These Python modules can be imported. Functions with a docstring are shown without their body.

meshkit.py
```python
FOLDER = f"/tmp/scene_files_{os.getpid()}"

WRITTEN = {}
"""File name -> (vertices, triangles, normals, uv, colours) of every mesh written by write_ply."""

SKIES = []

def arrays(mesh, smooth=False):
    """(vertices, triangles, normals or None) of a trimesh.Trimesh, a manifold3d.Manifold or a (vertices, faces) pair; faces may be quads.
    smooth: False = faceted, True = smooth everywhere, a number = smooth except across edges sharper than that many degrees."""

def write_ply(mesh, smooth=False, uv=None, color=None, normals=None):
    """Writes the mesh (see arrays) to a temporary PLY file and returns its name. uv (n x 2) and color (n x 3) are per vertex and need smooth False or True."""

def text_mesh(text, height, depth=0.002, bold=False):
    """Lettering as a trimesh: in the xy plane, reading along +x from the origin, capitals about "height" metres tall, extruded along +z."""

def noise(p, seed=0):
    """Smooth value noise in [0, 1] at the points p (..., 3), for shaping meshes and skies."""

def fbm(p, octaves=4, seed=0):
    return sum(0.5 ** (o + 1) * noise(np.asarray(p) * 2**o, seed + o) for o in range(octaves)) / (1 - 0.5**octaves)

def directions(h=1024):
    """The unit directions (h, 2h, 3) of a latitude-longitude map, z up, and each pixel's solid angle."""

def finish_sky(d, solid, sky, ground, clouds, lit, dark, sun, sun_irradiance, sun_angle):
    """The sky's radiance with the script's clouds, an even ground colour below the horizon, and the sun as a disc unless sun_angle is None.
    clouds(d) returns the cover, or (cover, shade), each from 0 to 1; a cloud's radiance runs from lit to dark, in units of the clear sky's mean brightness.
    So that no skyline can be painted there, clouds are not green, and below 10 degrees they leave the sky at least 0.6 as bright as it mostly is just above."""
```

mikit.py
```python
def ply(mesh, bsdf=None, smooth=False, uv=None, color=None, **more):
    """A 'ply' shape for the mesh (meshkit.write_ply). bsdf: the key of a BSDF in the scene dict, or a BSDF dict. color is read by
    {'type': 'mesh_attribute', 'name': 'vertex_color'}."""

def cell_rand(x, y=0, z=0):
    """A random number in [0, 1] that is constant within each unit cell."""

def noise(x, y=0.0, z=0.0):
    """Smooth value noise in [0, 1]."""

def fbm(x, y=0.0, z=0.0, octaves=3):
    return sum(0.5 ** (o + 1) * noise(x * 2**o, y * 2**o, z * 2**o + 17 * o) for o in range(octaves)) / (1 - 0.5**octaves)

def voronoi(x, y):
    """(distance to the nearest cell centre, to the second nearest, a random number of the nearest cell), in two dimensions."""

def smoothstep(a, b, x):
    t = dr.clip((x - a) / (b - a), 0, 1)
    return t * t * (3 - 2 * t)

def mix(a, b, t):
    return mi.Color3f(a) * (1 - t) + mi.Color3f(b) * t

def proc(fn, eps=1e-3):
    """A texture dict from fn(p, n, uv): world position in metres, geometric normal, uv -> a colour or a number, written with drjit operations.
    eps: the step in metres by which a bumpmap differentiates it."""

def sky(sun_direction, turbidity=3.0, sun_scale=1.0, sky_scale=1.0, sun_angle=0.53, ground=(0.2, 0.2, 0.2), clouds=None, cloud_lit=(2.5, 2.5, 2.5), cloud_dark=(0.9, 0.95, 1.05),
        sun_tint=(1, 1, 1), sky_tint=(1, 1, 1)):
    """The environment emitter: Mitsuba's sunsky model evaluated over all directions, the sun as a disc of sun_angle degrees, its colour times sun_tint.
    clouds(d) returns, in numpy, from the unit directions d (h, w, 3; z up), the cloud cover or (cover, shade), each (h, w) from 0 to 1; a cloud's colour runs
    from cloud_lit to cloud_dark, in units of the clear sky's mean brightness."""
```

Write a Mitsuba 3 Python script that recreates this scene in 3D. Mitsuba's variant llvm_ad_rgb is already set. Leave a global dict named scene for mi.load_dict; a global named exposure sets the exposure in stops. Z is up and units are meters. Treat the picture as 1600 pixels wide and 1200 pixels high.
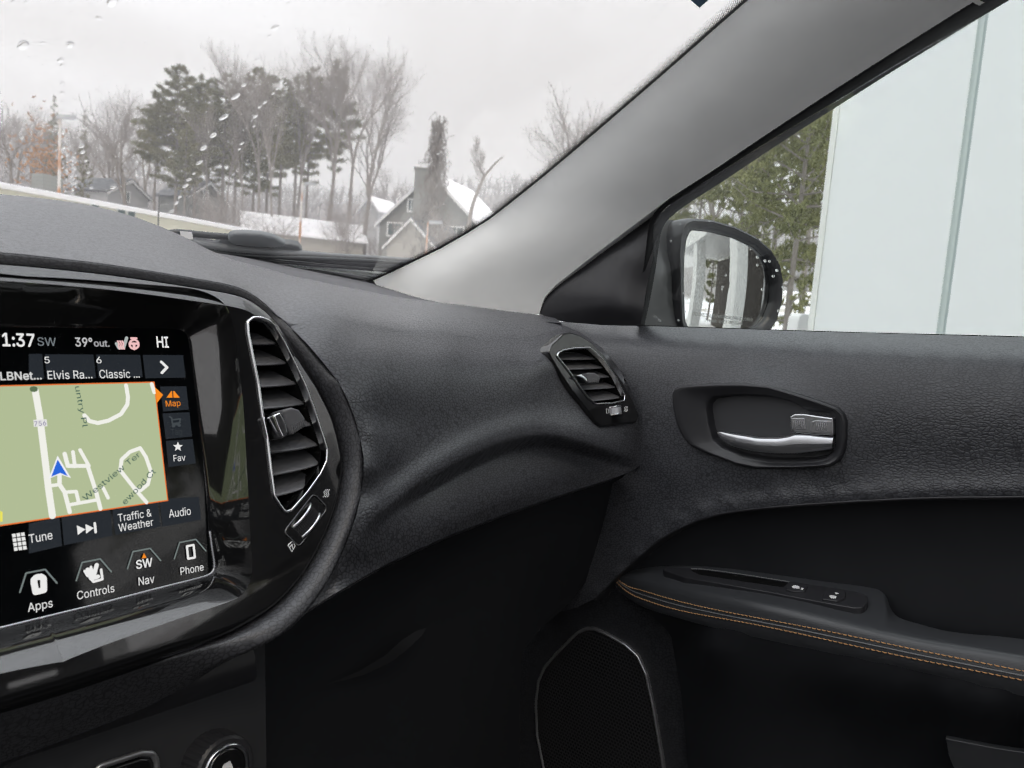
import math, random
import numpy as np
import trimesh
import drjit as dr
import mitsuba as mi
import mikit, meshkit
import shapely
from shapely.geometry import Polygon, LineString
from scipy.interpolate import PchipInterpolator, CubicSpline

scene, labels = {}, {}
T = mi.ScalarTransform4f

# ---------------------------------------------------------------- camera, sky, exposure
EYE = np.array([0.0, 0.0, 1.22])          # x right, y forward (car), z up
YAW, PITCH, ROLL, FPX = math.radians(51.3), math.radians(5.6), math.radians(4.5), 1150.0
_d0 = np.array([math.sin(YAW), math.cos(YAW), 0.0])
_r0 = np.array([math.cos(YAW), -math.sin(YAW), 0.0])
CD = math.cos(PITCH) * _d0 - math.sin(PITCH) * np.array([0, 0, 1.0])
_u0 = np.cross(_r0, CD)
CR = math.cos(ROLL) * _r0 + math.sin(ROLL) * _u0
CU = -math.sin(ROLL) * _r0 + math.cos(ROLL) * _u0
scene['camera'] = {'type': 'thinlens', 'fov': 2 * math.degrees(math.atan(800 / FPX)), 'fov_axis': 'x', 'near_clip': 0.02, 'far_clip': 2000.0,
                   'aperture_radius': 0.0008, 'focus_distance': 0.66,
                   'to_world': T().look_at(origin=EYE.tolist(), target=(EYE + CD).tolist(), up=CU.tolist())}


def sky_clouds(d):
    # an overcast sky: about twice as bright overhead as at the horizon, with soft darker bands of cloud
    q = d / np.maximum(d[..., 2:3] + 0.12, 0.05)
    n = meshkit.fbm(np.stack([q[..., 0] * 0.55, q[..., 1] * 1.1, q[..., 2] * 0 + 3.0], -1), 4, 5)
    b = 0.10 + 0.90 * np.clip(d[..., 2], 0, 1) ** 1.9 - 0.19 * np.clip((n - 0.40) * 3.2, -0.45, 1)
    return np.ones(d.shape[:2]), np.clip(1 - b, 0, 1)


scene['sky'] = mikit.sky([-0.35, -0.5, 0.79], turbidity=4, sun_scale=0.12, sun_angle=20, ground=(0.4, 0.4, 0.41), clouds=sky_clouds,
                         cloud_lit=(3.8, 3.95, 4.14), cloud_dark=(1.22, 1.19, 1.17))
exposure = 2.5
HAZE = 0.0016

# ---------------------------------------------------------------- geometry helpers
def ray(px, py):
    return CD + (px - 800) / FPX * CR + (600 - py) / FPX * CU
def atX(px, py, X):
    r = ray(px, py); return EYE + r * (X / r[0])
def atY(px, py, Y):
    r = ray(px, py); return EYE + r * (Y / r[1])
def atZ(px, py, z):
    r = ray(px, py); return EYE + r * ((z - EYE[2]) / r[2])
def atD(px, py, D):
    r = ray(px, py); return EYE + r * (D / math.hypot(r[0], r[1]))
def unit(v):
    v = np.asarray(v, float); return v / np.linalg.norm(v)


class Frame:
    """A plane with axes: u along, v up, n towards the cabin."""
    def __init__(s, o, eu, ev):
        s.o = np.asarray(o, float); s.u = unit(eu); s.n = unit(np.cross(s.u, ev)); s.v = np.cross(s.n, s.u)
    def px(s, px, py, h=0.0):
        r = ray(px, py); t = np.dot(s.o + s.n * h - EYE, s.n) / np.dot(r, s.n)
        q = EYE + r * t - s.o
        return np.array([np.dot(q, s.u), np.dot(q, s.v)])
    def pts(s, lst, h=0.0):
        return np.array([s.px(a, b, h) for a, b in lst])
    def to3(s, uv, h=0.0):
        uv = np.asarray(uv, float); h = np.asarray(h, float)
        return s.o + uv[..., :1] * s.u + uv[..., 1:2] * s.v + h[..., None] * s.n
    def mesh(s, m, h=0.0):
        """A trimesh in local x, y, z -> world."""
        v = np.asarray(m.vertices)
        return trimesh.Trimesh(s.to3(v[:, :2], v[:, 2] + h), m.faces, process=False)


def spline(P, n, closed=False):
    P = np.asarray(P, float)
    if closed:
        P = np.vstack([P, P[:1]])
    d = np.r_[0, np.cumsum(np.sqrt(np.linalg.norm(np.diff(P, axis=0), axis=1)))]
    f = CubicSpline(d, P, bc_type='periodic' if closed else 'natural')
    t = np.linspace(0, d[-1], n, endpoint=not closed)
    q = f(t)
    # even spacing
    L = np.r_[0, np.cumsum(np.linalg.norm(np.diff(np.vstack([q, q[:1]]) if closed else q, axis=0), axis=1))]
    tt = np.r_[t, d[-1]] if closed else t
    return f(np.interp(np.linspace(0, L[-1], n, endpoint=not closed), L, tt))


def ccw(p):
    a = 0.5 * np.sum(p[:, 0] * np.roll(p[:, 1], -1) - np.roll(p[:, 0], -1) * p[:, 1])
    return p if a > 0 else p[::-1]


def rounded(P, r, n=160):
    """Closed polygon with its corners rounded by r, evenly sampled."""
    g = Polygon(P).buffer(-r, join_style=1).buffer(r, quad_segs=10)
    if g.geom_type != 'Polygon':
        g = max(g.geoms, key=lambda a: a.area)
    e = g.exterior
    return ccw(np.array([e.interpolate(t, normalized=True).coords[0] for t in np.linspace(0, 1, n, endpoint=False)]))


def grid_faces(nr, nc, closed_c=False):
    i, j = np.meshgrid(np.arange(nr - 1), np.arange(nc if closed_c else nc - 1), indexing='ij')
    j2 = (j + 1) % nc
    q = np.stack([i * nc + j, i * nc + j2, (i + 1) * nc + j2, (i + 1) * nc + j], -1).reshape(-1, 4)
    return np.vstack([q[:, [0, 1, 2]], q[:, [0, 2, 3]]])


def normals2(p):
    t = np.roll(p, -1, 0) - np.roll(p, 1, 0)
    t /= np.linalg.norm(t, axis=1, keepdims=True) + 1e-12
    return np.stack([t[:, 1], -t[:, 0]], 1)


def ring(fr, path, prof, closed_prof=False):
    """Loft a profile [(outward offset, height)] along a closed ccw path on the frame; offsets may be arrays per point."""
    p = ccw(np.asarray(path)); n = normals2(p); N = len(p)
    rows = []
    for o, h in prof:
        o = np.broadcast_to(o, N); h = np.broadcast_to(h, N)
        rows.append(fr.to3(p + n * o[:, None], h))
    if closed_prof:
        rows.append(rows[0])
    v = np.vstack(rows)
    return trimesh.Trimesh(v, grid_faces(len(rows), N, True), process=False)


def tri2(poly):
    return trimesh.creation.triangulate_polygon(poly, engine='earcut')


def face(fr, poly, h=0.0):
    if isinstance(poly, (list, np.ndarray)):
        poly = Polygon(poly)
    if poly.geom_type != 'Polygon':
        return cat([face(fr, g, h) for g in poly.geoms if g.geom_type == 'Polygon' and g.area > 1e-9])
    v, f = tri2(poly)
    return trimesh.Trimesh(fr.to3(v, np.full(len(v), h)), f, process=False)


def slab(fr, path, h0, h1, r=0.001, k=4):
    """Solid plate on a frame: outline path, from height h0 up to h1, the upper edge rounded with radius r."""
    p = ccw(np.asarray(path))
    prof = [(0.0, h0)] + [(-r * (1 - math.cos(a)), h1 - r * (1 - math.sin(a))) for a in np.linspace(0, math.pi / 2, k + 1)]
    m = ring(fr, p, prof)
    top = face(fr, Polygon(p + normals2(p) * -r).buffer(0) if Polygon(p + normals2(p) * -r).is_valid else Polygon(p).buffer(-r), h1)
    return cat([m, top])


def cat(ms):
    ms = [m for m in ms if m is not None]
    return trimesh.util.concatenate([trimesh.Trimesh(m.vertices, m.faces, process=False) for m in ms])


def tube(P, r, sides=8, flat=None):
    P = np.asarray(P, float); n = len(P)
    r = np.broadcast_to(r, n)
    t = np.gradient(P, axis=0); t /= np.linalg.norm(t, axis=1, keepdims=True) + 1e-12
    a = np.cross(t, np.where(np.abs(t[:, 2:]) < 0.9, [[0, 0, 1.0]], [[1.0, 0, 0]])); a /= np.linalg.norm(a, axis=1, keepdims=True) + 1e-12
    b = np.cross(a, t)
    an = np.arange(sides) * 2 * np.pi / sides
    v = P[:, None] + r[:, None, None] * (np.cos(an)[None, :, None] * a[:, None] + np.sin(an)[None, :, None] * b[:, None])
    v = np.vstack([v.reshape(-1, 3), P[:1], P[-1:]])
    f = grid_faces(n, sides, True)
    k = np.arange(sides); k2 = (k + 1) % sides
    f = np.vstack([f, np.stack([k * 0 + n * sides, k2, k], 1), np.stack([k * 0 + n * sides + 1, (n - 1) * sides + k, (n - 1) * sides + k2], 1)])
    return trimesh.Trimesh(v, f, process=False)


def box(c, s, rot=None):
    m = trimesh.creation.box(extents=s)
    if rot is not None:
        m.apply_transform(trimesh.transformations.rotation_matrix(rot, [0, 0, 1]))
    m.apply_translation(c)
    return m


def patch(rows, nr, nc, rp=None, cp=None):
    """Smooth sheet through a grid of 3-D control points. Returns (mesh, uv in metres)."""
    G = np.array(rows, float)                      # R x C x 3
    R, C = G.shape[:2]
    cp = np.r_[0, np.cumsum(np.linalg.norm(np.diff(G, axis=1), axis=2).mean(0))] if cp is None else cp
    rp = np.r_[0, np.cumsum(np.linalg.norm(np.diff(G, axis=0), axis=2).mean(1))] if rp is None else rp
    a = PchipInterpolator(cp, G, axis=1)(np.linspace(cp[0], cp[-1], nc))
    b = PchipInterpolator(rp, a, axis=0)(np.linspace(rp[0], rp[-1], nr))
    # soften the creases of the monotone interpolation
    for _ in range(3):
        b[1:-1, 1:-1] = 0.5 * b[1:-1, 1:-1] + 0.125 * (b[:-2, 1:-1] + b[2:, 1:-1] + b[1:-1, :-2] + b[1:-1, 2:])
    u = np.cumsum(np.r_[0, np.linalg.norm(np.diff(b, axis=1), axis=2).mean(0)])
    w = np.cumsum(np.r_[0, np.linalg.norm(np.diff(b, axis=0), axis=2).mean(1)])
    U, W = np.meshgrid(u, w)
    m = trimesh.Trimesh(b.reshape(-1, 3), grid_faces(nr, nc), process=False)
    return m, np.stack([U.ravel(), W.ravel()], 1)


def number(key):
    if key not in scene and not any(k.startswith(key + '__') for k in scene):
        return key
    i = 1
    while f'{key}_{i:03d}' in scene or any(k.startswith(f'{key}_{i:03d}__') for k in scene):
        i += 1
    return f'{key}_{i:03d}'


def add(key, mesh, bsdf, smooth=False, label=None, cat_=None, kind=None, group=None, **more):
    key = number(key)
    scene[key] = mikit.ply(mesh, bsdf, smooth=smooth, **more)
    note(key, label, cat_, kind, group)
    return key


def note(key, label=None, cat_=None, kind=None, group=None):
    e = {k: v for k, v in (('label', label), ('category', cat_), ('kind', kind), ('group', group)) if v}
    if e:
        labels[key] = e


# ---------------------------------------------------------------- materials
def two(b):
    return {'type': 'twosided', 'bsdf': b}
def rgb(*c):
    return {'type': 'rgb', 'value': list(c)}
def prin(c, rough=0.5, metal=0.0, spec=0.5, **k):
    c = c if isinstance(c, dict) else rgb(*c)
    return {'type': 'principled', 'base_color': c, 'roughness': rough, 'metallic': metal, 'specular': spec, **k}
def mat(name, b, bump=None, eps=3e-4):
    if bump is not None:
        b = {'type': 'bumpmap', 'arbitrary': {**mikit.proc(bump, eps)}, 'scale': 1.0, 'bsdf': b}
    scene['m_' + name] = two(b)
    return 'm_' + name


def grain_of(cell):
    def g(uv):
        x, y = uv.x / cell, uv.y / cell
        wx = mikit.noise(x * 0.7, y * 0.7, 3.1) - 0.5
        wy = mikit.noise(x * 0.7, y * 0.7, 8.7) - 0.5
        a, b, c = mikit.voronoi(x * 0.8 + 0.9 * wx, y * 1.15 + 0.9 * wy)
        return mikit.smoothstep(0.0, 0.42, b - a), c
    return g


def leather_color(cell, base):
    """Leather grain: creases painted darker than the pebbles, standing in for relief shade."""
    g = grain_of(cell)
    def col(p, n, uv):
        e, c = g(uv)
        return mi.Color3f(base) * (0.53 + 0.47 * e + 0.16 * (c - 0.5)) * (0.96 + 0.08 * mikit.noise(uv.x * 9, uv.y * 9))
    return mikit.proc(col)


def leather_height(cell, amp):
    def h(p, n, uv):
        x, y = uv.x / cell, uv.y / cell
        wx = mikit.noise(x * 0.7, y * 0.7, 3.1) - 0.5
        wy = mikit.noise(x * 0.7, y * 0.7, 8.7) - 0.5
        a, b, c = mikit.voronoi(x * 0.8 + 0.9 * wx, y * 1.15 + 0.9 * wy)
        flat = 1 - 0.90 * mikit.smoothstep(0.30, 0.72, dr.abs(n.z))      # the moulding is finer on the upper faces
        return amp * flat * (mikit.smoothstep(0.0, 0.42, b - a) + 0.35 * c + 0.3 * mikit.noise(x * 2.6, y * 2.6))
    return h


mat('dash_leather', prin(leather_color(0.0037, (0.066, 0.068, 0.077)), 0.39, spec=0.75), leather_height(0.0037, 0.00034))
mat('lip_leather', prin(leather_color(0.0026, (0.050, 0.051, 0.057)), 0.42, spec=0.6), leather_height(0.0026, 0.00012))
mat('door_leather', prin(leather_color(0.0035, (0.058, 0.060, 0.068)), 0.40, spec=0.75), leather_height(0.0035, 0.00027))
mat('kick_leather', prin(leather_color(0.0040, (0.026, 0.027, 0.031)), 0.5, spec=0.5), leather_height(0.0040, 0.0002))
mat('soft_leather', prin((0.042, 0.044, 0.048), 0.30, spec=0.5), leather_height(0.0020, 0.00006))
mat('dash_strip', prin((0.085, 0.085, 0.092), 0.75, spec=0.3), leather_height(0.0012, 0.00004))
mat('piano_black', prin((0.003, 0.003, 0.0035), 0.03, spec=1.0, clearcoat=1.0, clearcoat_gloss=0.98))
mat('screen_glass', prin((0.002, 0.0025, 0.003), 0.05, spec=0.5))
mat('satin_black', prin((0.026, 0.026, 0.029), 0.36, spec=0.5))
mat('soft_black', prin((0.026, 0.027, 0.030), 0.6, spec=0.4))
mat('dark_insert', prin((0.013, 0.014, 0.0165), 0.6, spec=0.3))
mat('seam_black', prin((0.006, 0.006, 0.007), 0.6, spec=0.3))
mat('slat', prin((0.09, 0.09, 0.095), 0.35, spec=0.5))
mat('vent_dark', prin((0.004, 0.004, 0.004), 0.8, spec=0.1))
mat('chrome', prin((0.86, 0.87, 0.88), 0.09, metal=1.0))
mat('satin_silver', prin((0.62, 0.63, 0.65), 0.28, metal=0.92))
mat('dark_metal', prin((0.48, 0.48, 0.49), 0.35, metal=0.9))
mat('orange_thread', prin((0.50, 0.27, 0.12), 0.7))
mat('grey_piping', prin((0.16, 0.165, 0.17), 0.5))
mat('white_print', prin((0.75, 0.75, 0.75), 0.6))


def weave(p, n, uv):
    return 0.00007 * (dr.sin(uv.x * 4200.0) * dr.sin(uv.y * 4200.0)) + 0.0004 * mikit.noise(p.x * 60, p.y * 60, p.z * 60)


mat('pillar_fabric', prin((0.74, 0.75, 0.735), 0.8, spec=0.2), weave, 1e-4)
mat('headliner', prin((0.05, 0.05, 0.05), 0.9, spec=0.1))
scene['m_window_glass'] = {'type': 'thindielectric', 'int_ior': 1.5}
scene['m_side_glass'] = {'type': 'thindielectric', 'int_ior': 1.5, 'specular_transmittance': rgb(.88, .93, .915)}
scene['m_water'] = {'type': 'dielectric', 'int_ior': 1.33}
GAIN = 2.0 ** -exposure


def glow(c):
    """Emitter for a lit screen element, c is the linear display colour."""
    return {'type': 'area', 'radiance': {'type': 'rgb', 'value': [max(0.0, float(x)) * GAIN for x in c]}, 'sampling_weight': 0.02}
from scipy.interpolate import RBFInterpolator
from scipy.spatial import Delaunay


def sheet(poly, ctrl, mode, step=7.0, holes=(), smooth_=0.0, edge=None, extra=None):
    """A smooth curved panel. poly: its outline as seen from the driver's seat, ctrl: (px, py, value) where value is the panel's car coordinate (mode 'X' or 'Y').
    Returns (mesh, uv, outline points in 3-D)."""
    C = np.array(ctrl, float)
    f = RBFInterpolator(C[:, :2] / 100.0, C[:, 2], kernel='thin_plate_spline', smoothing=smooth_)
    P = Polygon(poly, [h for h in holes])
    if not P.is_valid:
        P = P.buffer(0)
    if P.geom_type != 'Polygon':
        P = max(P.geoms, key=lambda g: g.area)
    rings = [P.exterior] + list(P.interiors)
    b = np.vstack([[r.interpolate(t).coords[0] for t in np.arange(0, r.length, edge or step)] for r in rings])
    x0, y0, x1, y1 = P.bounds
    gx, gy = np.meshgrid(np.arange(x0, x1, step), np.arange(y0, y1, step))
    gx = gx + (np.arange(gx.shape[0])[:, None] % 2) * step / 2
    g = np.stack([gx.ravel(), gy.ravel()], 1)
    shapely.prepare(P)
    inner = P.buffer(-step * 0.55)
    g = g[shapely.contains_xy(inner, g[:, 0], g[:, 1])]
    pts = np.vstack([b, g])
    tri = Delaunay(pts).simplices
    c = pts[tri].mean(1)
    tri = tri[shapely.contains_xy(P, c[:, 0], c[:, 1])]
    val = f(pts / 100.0)
    if extra is not None:
        val = val + extra(pts[:, 0], pts[:, 1])
    R = CD[None] + ((pts[:, 0] - 800) / FPX)[:, None] * CR + ((600 - pts[:, 1]) / FPX)[:, None] * CU
    k = {'X': 0, 'Y': 1}[mode]
    v = EYE + R * (val / R[:, k])[:, None]
    a, bb, cc = (pts[tri[:, i]] for i in range(3))
    flip = ((bb - a)[:, 0] * (cc - a)[:, 1] - (bb - a)[:, 1] * (cc - a)[:, 0]) > 0
    tri[flip] = tri[flip][:, ::-1]
    uv = np.stack([v[:, 0], v[:, 2] + v[:, 1]], 1) if mode == 'Y' else np.stack([v[:, 1], v[:, 2] + v[:, 0]], 1)
    return trimesh.Trimesh(v, tri, process=False), uv


def densify0(pts, n):
    p = np.array(pts, float); L = np.r_[0, np.cumsum(np.linalg.norm(np.diff(p, axis=0), axis=1))]
    t = np.linspace(0, L[-1], n)
    return [(np.interp(a, L, p[:, 0]), np.interp(a, L, p[:, 1])) for a in t]


def key_loop(keys, n=24):
    """Open smooth curve through 2-D keys, n samples between neighbours."""
    K = np.asarray(keys, float)
    f = PchipInterpolator(np.arange(len(K)), K, axis=0)
    return f(np.linspace(0, len(K) - 1, (len(K) - 1) * n + 1))


def strips(rows):
    rows = [np.asarray(r) for r in rows]
    n = len(rows[0])
    return trimesh.Trimesh(np.vstack(rows), grid_faces(len(rows), n), process=False)


# ================================================================ DASHBOARD: centre stack
note('dashboard', 'black leather-grain dashboard with centre screen stack and two glossy-framed air vents', 'dashboard')
BR = atY(333, 893, 0.40)
TR = atX(291, 522, BR[0])
S = Frame(BR, (1, 0, 0), TR - BR)
UC = -0.0925                                   # centre line of the stack, in the frame's u
HP = 0.026                                     # height of the bezel's face over the display


def mirrored(m):
    v = np.array(m.vertices); v[:, 0] = 2 * (S.o[0] + UC) - v[:, 0]
    return trimesh.Trimesh(v, m.faces[:, ::-1], process=False)


def s_keys(lst, h):
    p = S.pts(lst, h); p[0, 0] = UC; p[-1, 0] = UC
    return p


glass_px = [(45, 513), (150, 513), (262, 514), (284, 517), (293, 528), (300, 575), (308, 640), (316, 710), (327, 830), (334, 880), (331, 894), (315, 902), (240, 921), (140, 947), (45, 970)]
ridge_px = [(45, 432), (150, 438), (285, 449), (335, 463), (360, 492), (371, 550), (379, 620), (384, 700), (391, 830), (394, 890), (388, 915), (370, 935), (270, 970), (150, 1013), (45, 1050)]
glass = key_loop(s_keys(glass_px, 0.0), 12)
ridge = key_loop(s_keys(ridge_px, HP), 12)
outer_px = [(45, 410), (150, 421), (300, 443), (380, 458), (428, 488), (466, 541), (500, 606), (525, 661), (537, 715), (533, 765), (510, 835), (470, 905), (420, 955), (340, 1000), (200, 1050), (45, 1101)]
outer = key_loop(s_keys(outer_px, HP), 12)


def open_normals(p):
    t = np.gradient(p, axis=0); t /= np.linalg.norm(t, axis=1, keepdims=True) + 1e-12
    return np.stack([-t[:, 1], t[:, 0]], 1)      # clockwise curve (top, right, bottom): outwards


no, nr = open_normals(outer), open_normals(ridge)
sidx = np.linspace(0, 1, len(outer))
lw_ = np.interp(sidx, [0, .28, .40, .62, .80, 1], [.55, .55, .70, .80, 1.0, 1.0])
botl = np.clip((sidx - 0.80) / 0.12, 0, 1); botl = botl * botl * (3 - 2 * botl)
def lip_h(off, hh):
    h = hh * (1 - .70 * top_w) - .0135 * top_w
    return HP + h * (1 - botl) + (-.0025 - 1.1 * off) * botl
top_w = np.clip((0.40 - sidx) / 0.12, 0, 1); bot_w = np.clip((sidx - 0.80) / 0.1, 0, 1)
inset = 0.003 + 0.0075 * top_w + 0.004 * bot_w

# vent opening in the stack
vent_px = [(388, 520), (387, 503), (396, 496), (408, 496.5), (420, 501), (429, 510), (444, 535), (460, 567), (476, 601), (488, 632), (497, 660), (505, 684), (511, 703), (510, 720), (500, 741), (479, 770), (455, 797), (446, 800), (438, 790), (429, 776), (424, 738), (418, 684), (411, 652), (404, 600), (394, 551)]
vent = rounded(S.pts(vent_px, HP + 0.001), 0.0015, 200)

inner_edge = outer - no * inset[:, None]
poly = Polygon(np.vstack([inner_edge, ridge[::-1]])).buffer(0)
poly = poly.difference(Polygon(vent).buffer(0.0004))
bez = [face(S, poly, HP)]
# outer rounding of the bezel
rows = []
drop_ = inset * (1 - .45 * top_w)
for a in np.linspace(0, math.pi / 2, 9):
    t_ = a / (math.pi / 2)
    k_ = (1 - top_w) * math.sin(a) + top_w * t_            # along the top the rounding is a broad sloped facet
    d_ = (1 - top_w) * (1 - math.cos(a)) + top_w * t_ ** 1.15
    rows.append(S.to3(inner_edge + no * (inset * k_)[:, None], HP - drop_ * d_))
rows.append(S.to3(outer + no * .0002, HP - drop_ - 0.010))
bez.append(strips(rows))
# inner wall: from the ridge down to the display glass, with a rounded lip and a bottom ledge
rid_in = np.stack([np.interp(np.linspace(0, 1, len(glass)), np.linspace(0, 1, len(ridge)), ridge[:, k]) for k in (0, 1)], 1)
w0 = np.linspace(0, 1, len(glass))
botw = np.clip((w0 - 0.74) / 0.08, 0, 1)[:, None]
rows = []
for t, hh in ((0.0, 0.0), (0.03, -0.0012), (0.12, -0.0045), (0.3, -0.010), (0.6, -0.0175), (0.9, -0.0235), (1.0, -0.0262)):
    # upper/right: slanted wall; bottom: steep wall first, then a rounded ledge
    tb = {0.0: 0.0, 0.03: 0.06, 0.12: 0.20, 0.3: 0.42, 0.6: 0.66, 0.9: 0.80, 1.0: 1.0}[t]
    hb = {0.0: 0.0, 0.03: -0.0007, 0.12: -0.0027, 0.3: -0.0064, 0.6: -0.0115, 0.9: -0.0195, 1.0: -0.0262}[t]
    f_ = t * (1 - botw) + tb * botw
    rows.append(S.to3(rid_in * (1 - f_) + glass * f_, HP + hh * (1 - botw[:, 0]) + hb * botw[:, 0]))
bez.append(strips(rows))
bez = cat(bez)
add('dashboard__screen_bezel', cat([bez, mirrored(bez)]), 'm_piano_black', smooth=35, label='glossy piano black bezel around the touchscreen')
# thin bright edge under the display
line = S.to3(glass[8 * 12:], 0.0006)
tb_ = tube(line, 0.0007, 6)
add('dashboard__screen_edge_strip', cat([tb_, mirrored(tb_)]), 'm_satin_silver', smooth=True)
gp = np.vstack([glass, np.stack([2 * UC - glass[::-1, 0], glass[::-1, 1]], 1)])
TS = 'dashboard__touchscreen'
note(TS, 'lit touchscreen showing a green road map, menu keys and clock')
add(TS + '__display_glass', face(S, Polygon(gp).buffer(0.0006)), 'm_screen_glass')


# ---------------------------------------------------------------- display content
def lin(r, g, b):
    return tuple((x / 255.0) ** 2.2 for x in (r, g, b))


scene['m_lit'] = {'type': 'diffuse', 'reflectance': rgb(0.02, 0.02, 0.02)}
WHITE, GREY, DIM, ORANGE, GREEN = lin(232, 232, 230), lin(120, 128, 132), lin(62, 68, 72), lin(246, 138, 30), lin(174, 186, 146)


def lit(name, mesh, c, label=None, kind=None):
    k = number(f'{TS}__{name}')
    v = np.array(mesh.vertices); f = np.array(mesh.faces)
    if (np.cross(v[f[:, 1]] - v[f[:, 0]], v[f[:, 2]] - v[f[:, 0]]).sum(0) @ S.n) < 0:
        f = f[:, ::-1]
    scene[k] = mikit.ply(trimesh.Trimesh(v, f, process=False), 'm_lit', emitter=glow(c))
    note(k, label, kind=kind)


def flat_poly(pxs, h=0.0004):
    return face(S, Polygon(S.pts(pxs, h)).buffer(0), h)


def stroke(pxs, w, h, cap=1):
    g = LineString(S.pts(pxs, h)).buffer(w / 2, cap_style=cap, join_style=1, quad_segs=3)
    return face(S, g if g.geom_type == 'Polygon' else max(g.geoms, key=lambda a: a.area), h)


def stroke_loop(pxs, w, h):
    p = S.pts(list(pxs) + [pxs[0]], h)
    return face(S, LineString(p).buffer(w / 2, quad_segs=2), h)


def text(s, p0, p1, cap_px, h=0.0012, bold=False, clip=None):
    """Flat lettering whose baseline runs from photo point p0 to p1, the capitals cap_px tall there."""
    a, b = S.px(*p0, h), S.px(*p1, h)
    dx, dy = p1[0] - p0[0], p1[1] - p0[1]; dl0 = math.hypot(dx, dy)
    up = S.px(p0[0] + dy / dl0 * cap_px, p0[1] - dx / dl0 * cap_px, h)
    m = meshkit.text_mesh(s, 1.0, 0.02, bold=bold)
    v = np.array(m.vertices); f = np.array(m.faces)
    keep = (v[f][:, :, 2] > 0.01).all(1)
    f = f[keep]
    x0, x1 = v[:, 0].min(), v[:, 0].max()
    d = b - a; L = np.linalg.norm(d); d /= L
    nrm = np.array([-d[1], d[0]])
    cap = abs(np.dot(up - a, nrm))
    q = a + np.outer((v[:, 0] - x0) / (x1 - x0) * L, d) + np.outer(v[:, 1] * cap, nrm)
    m = trimesh.Trimesh(S.to3(q, h), f, process=False)
    m.remove_unreferenced_vertices()
    return m


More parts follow.
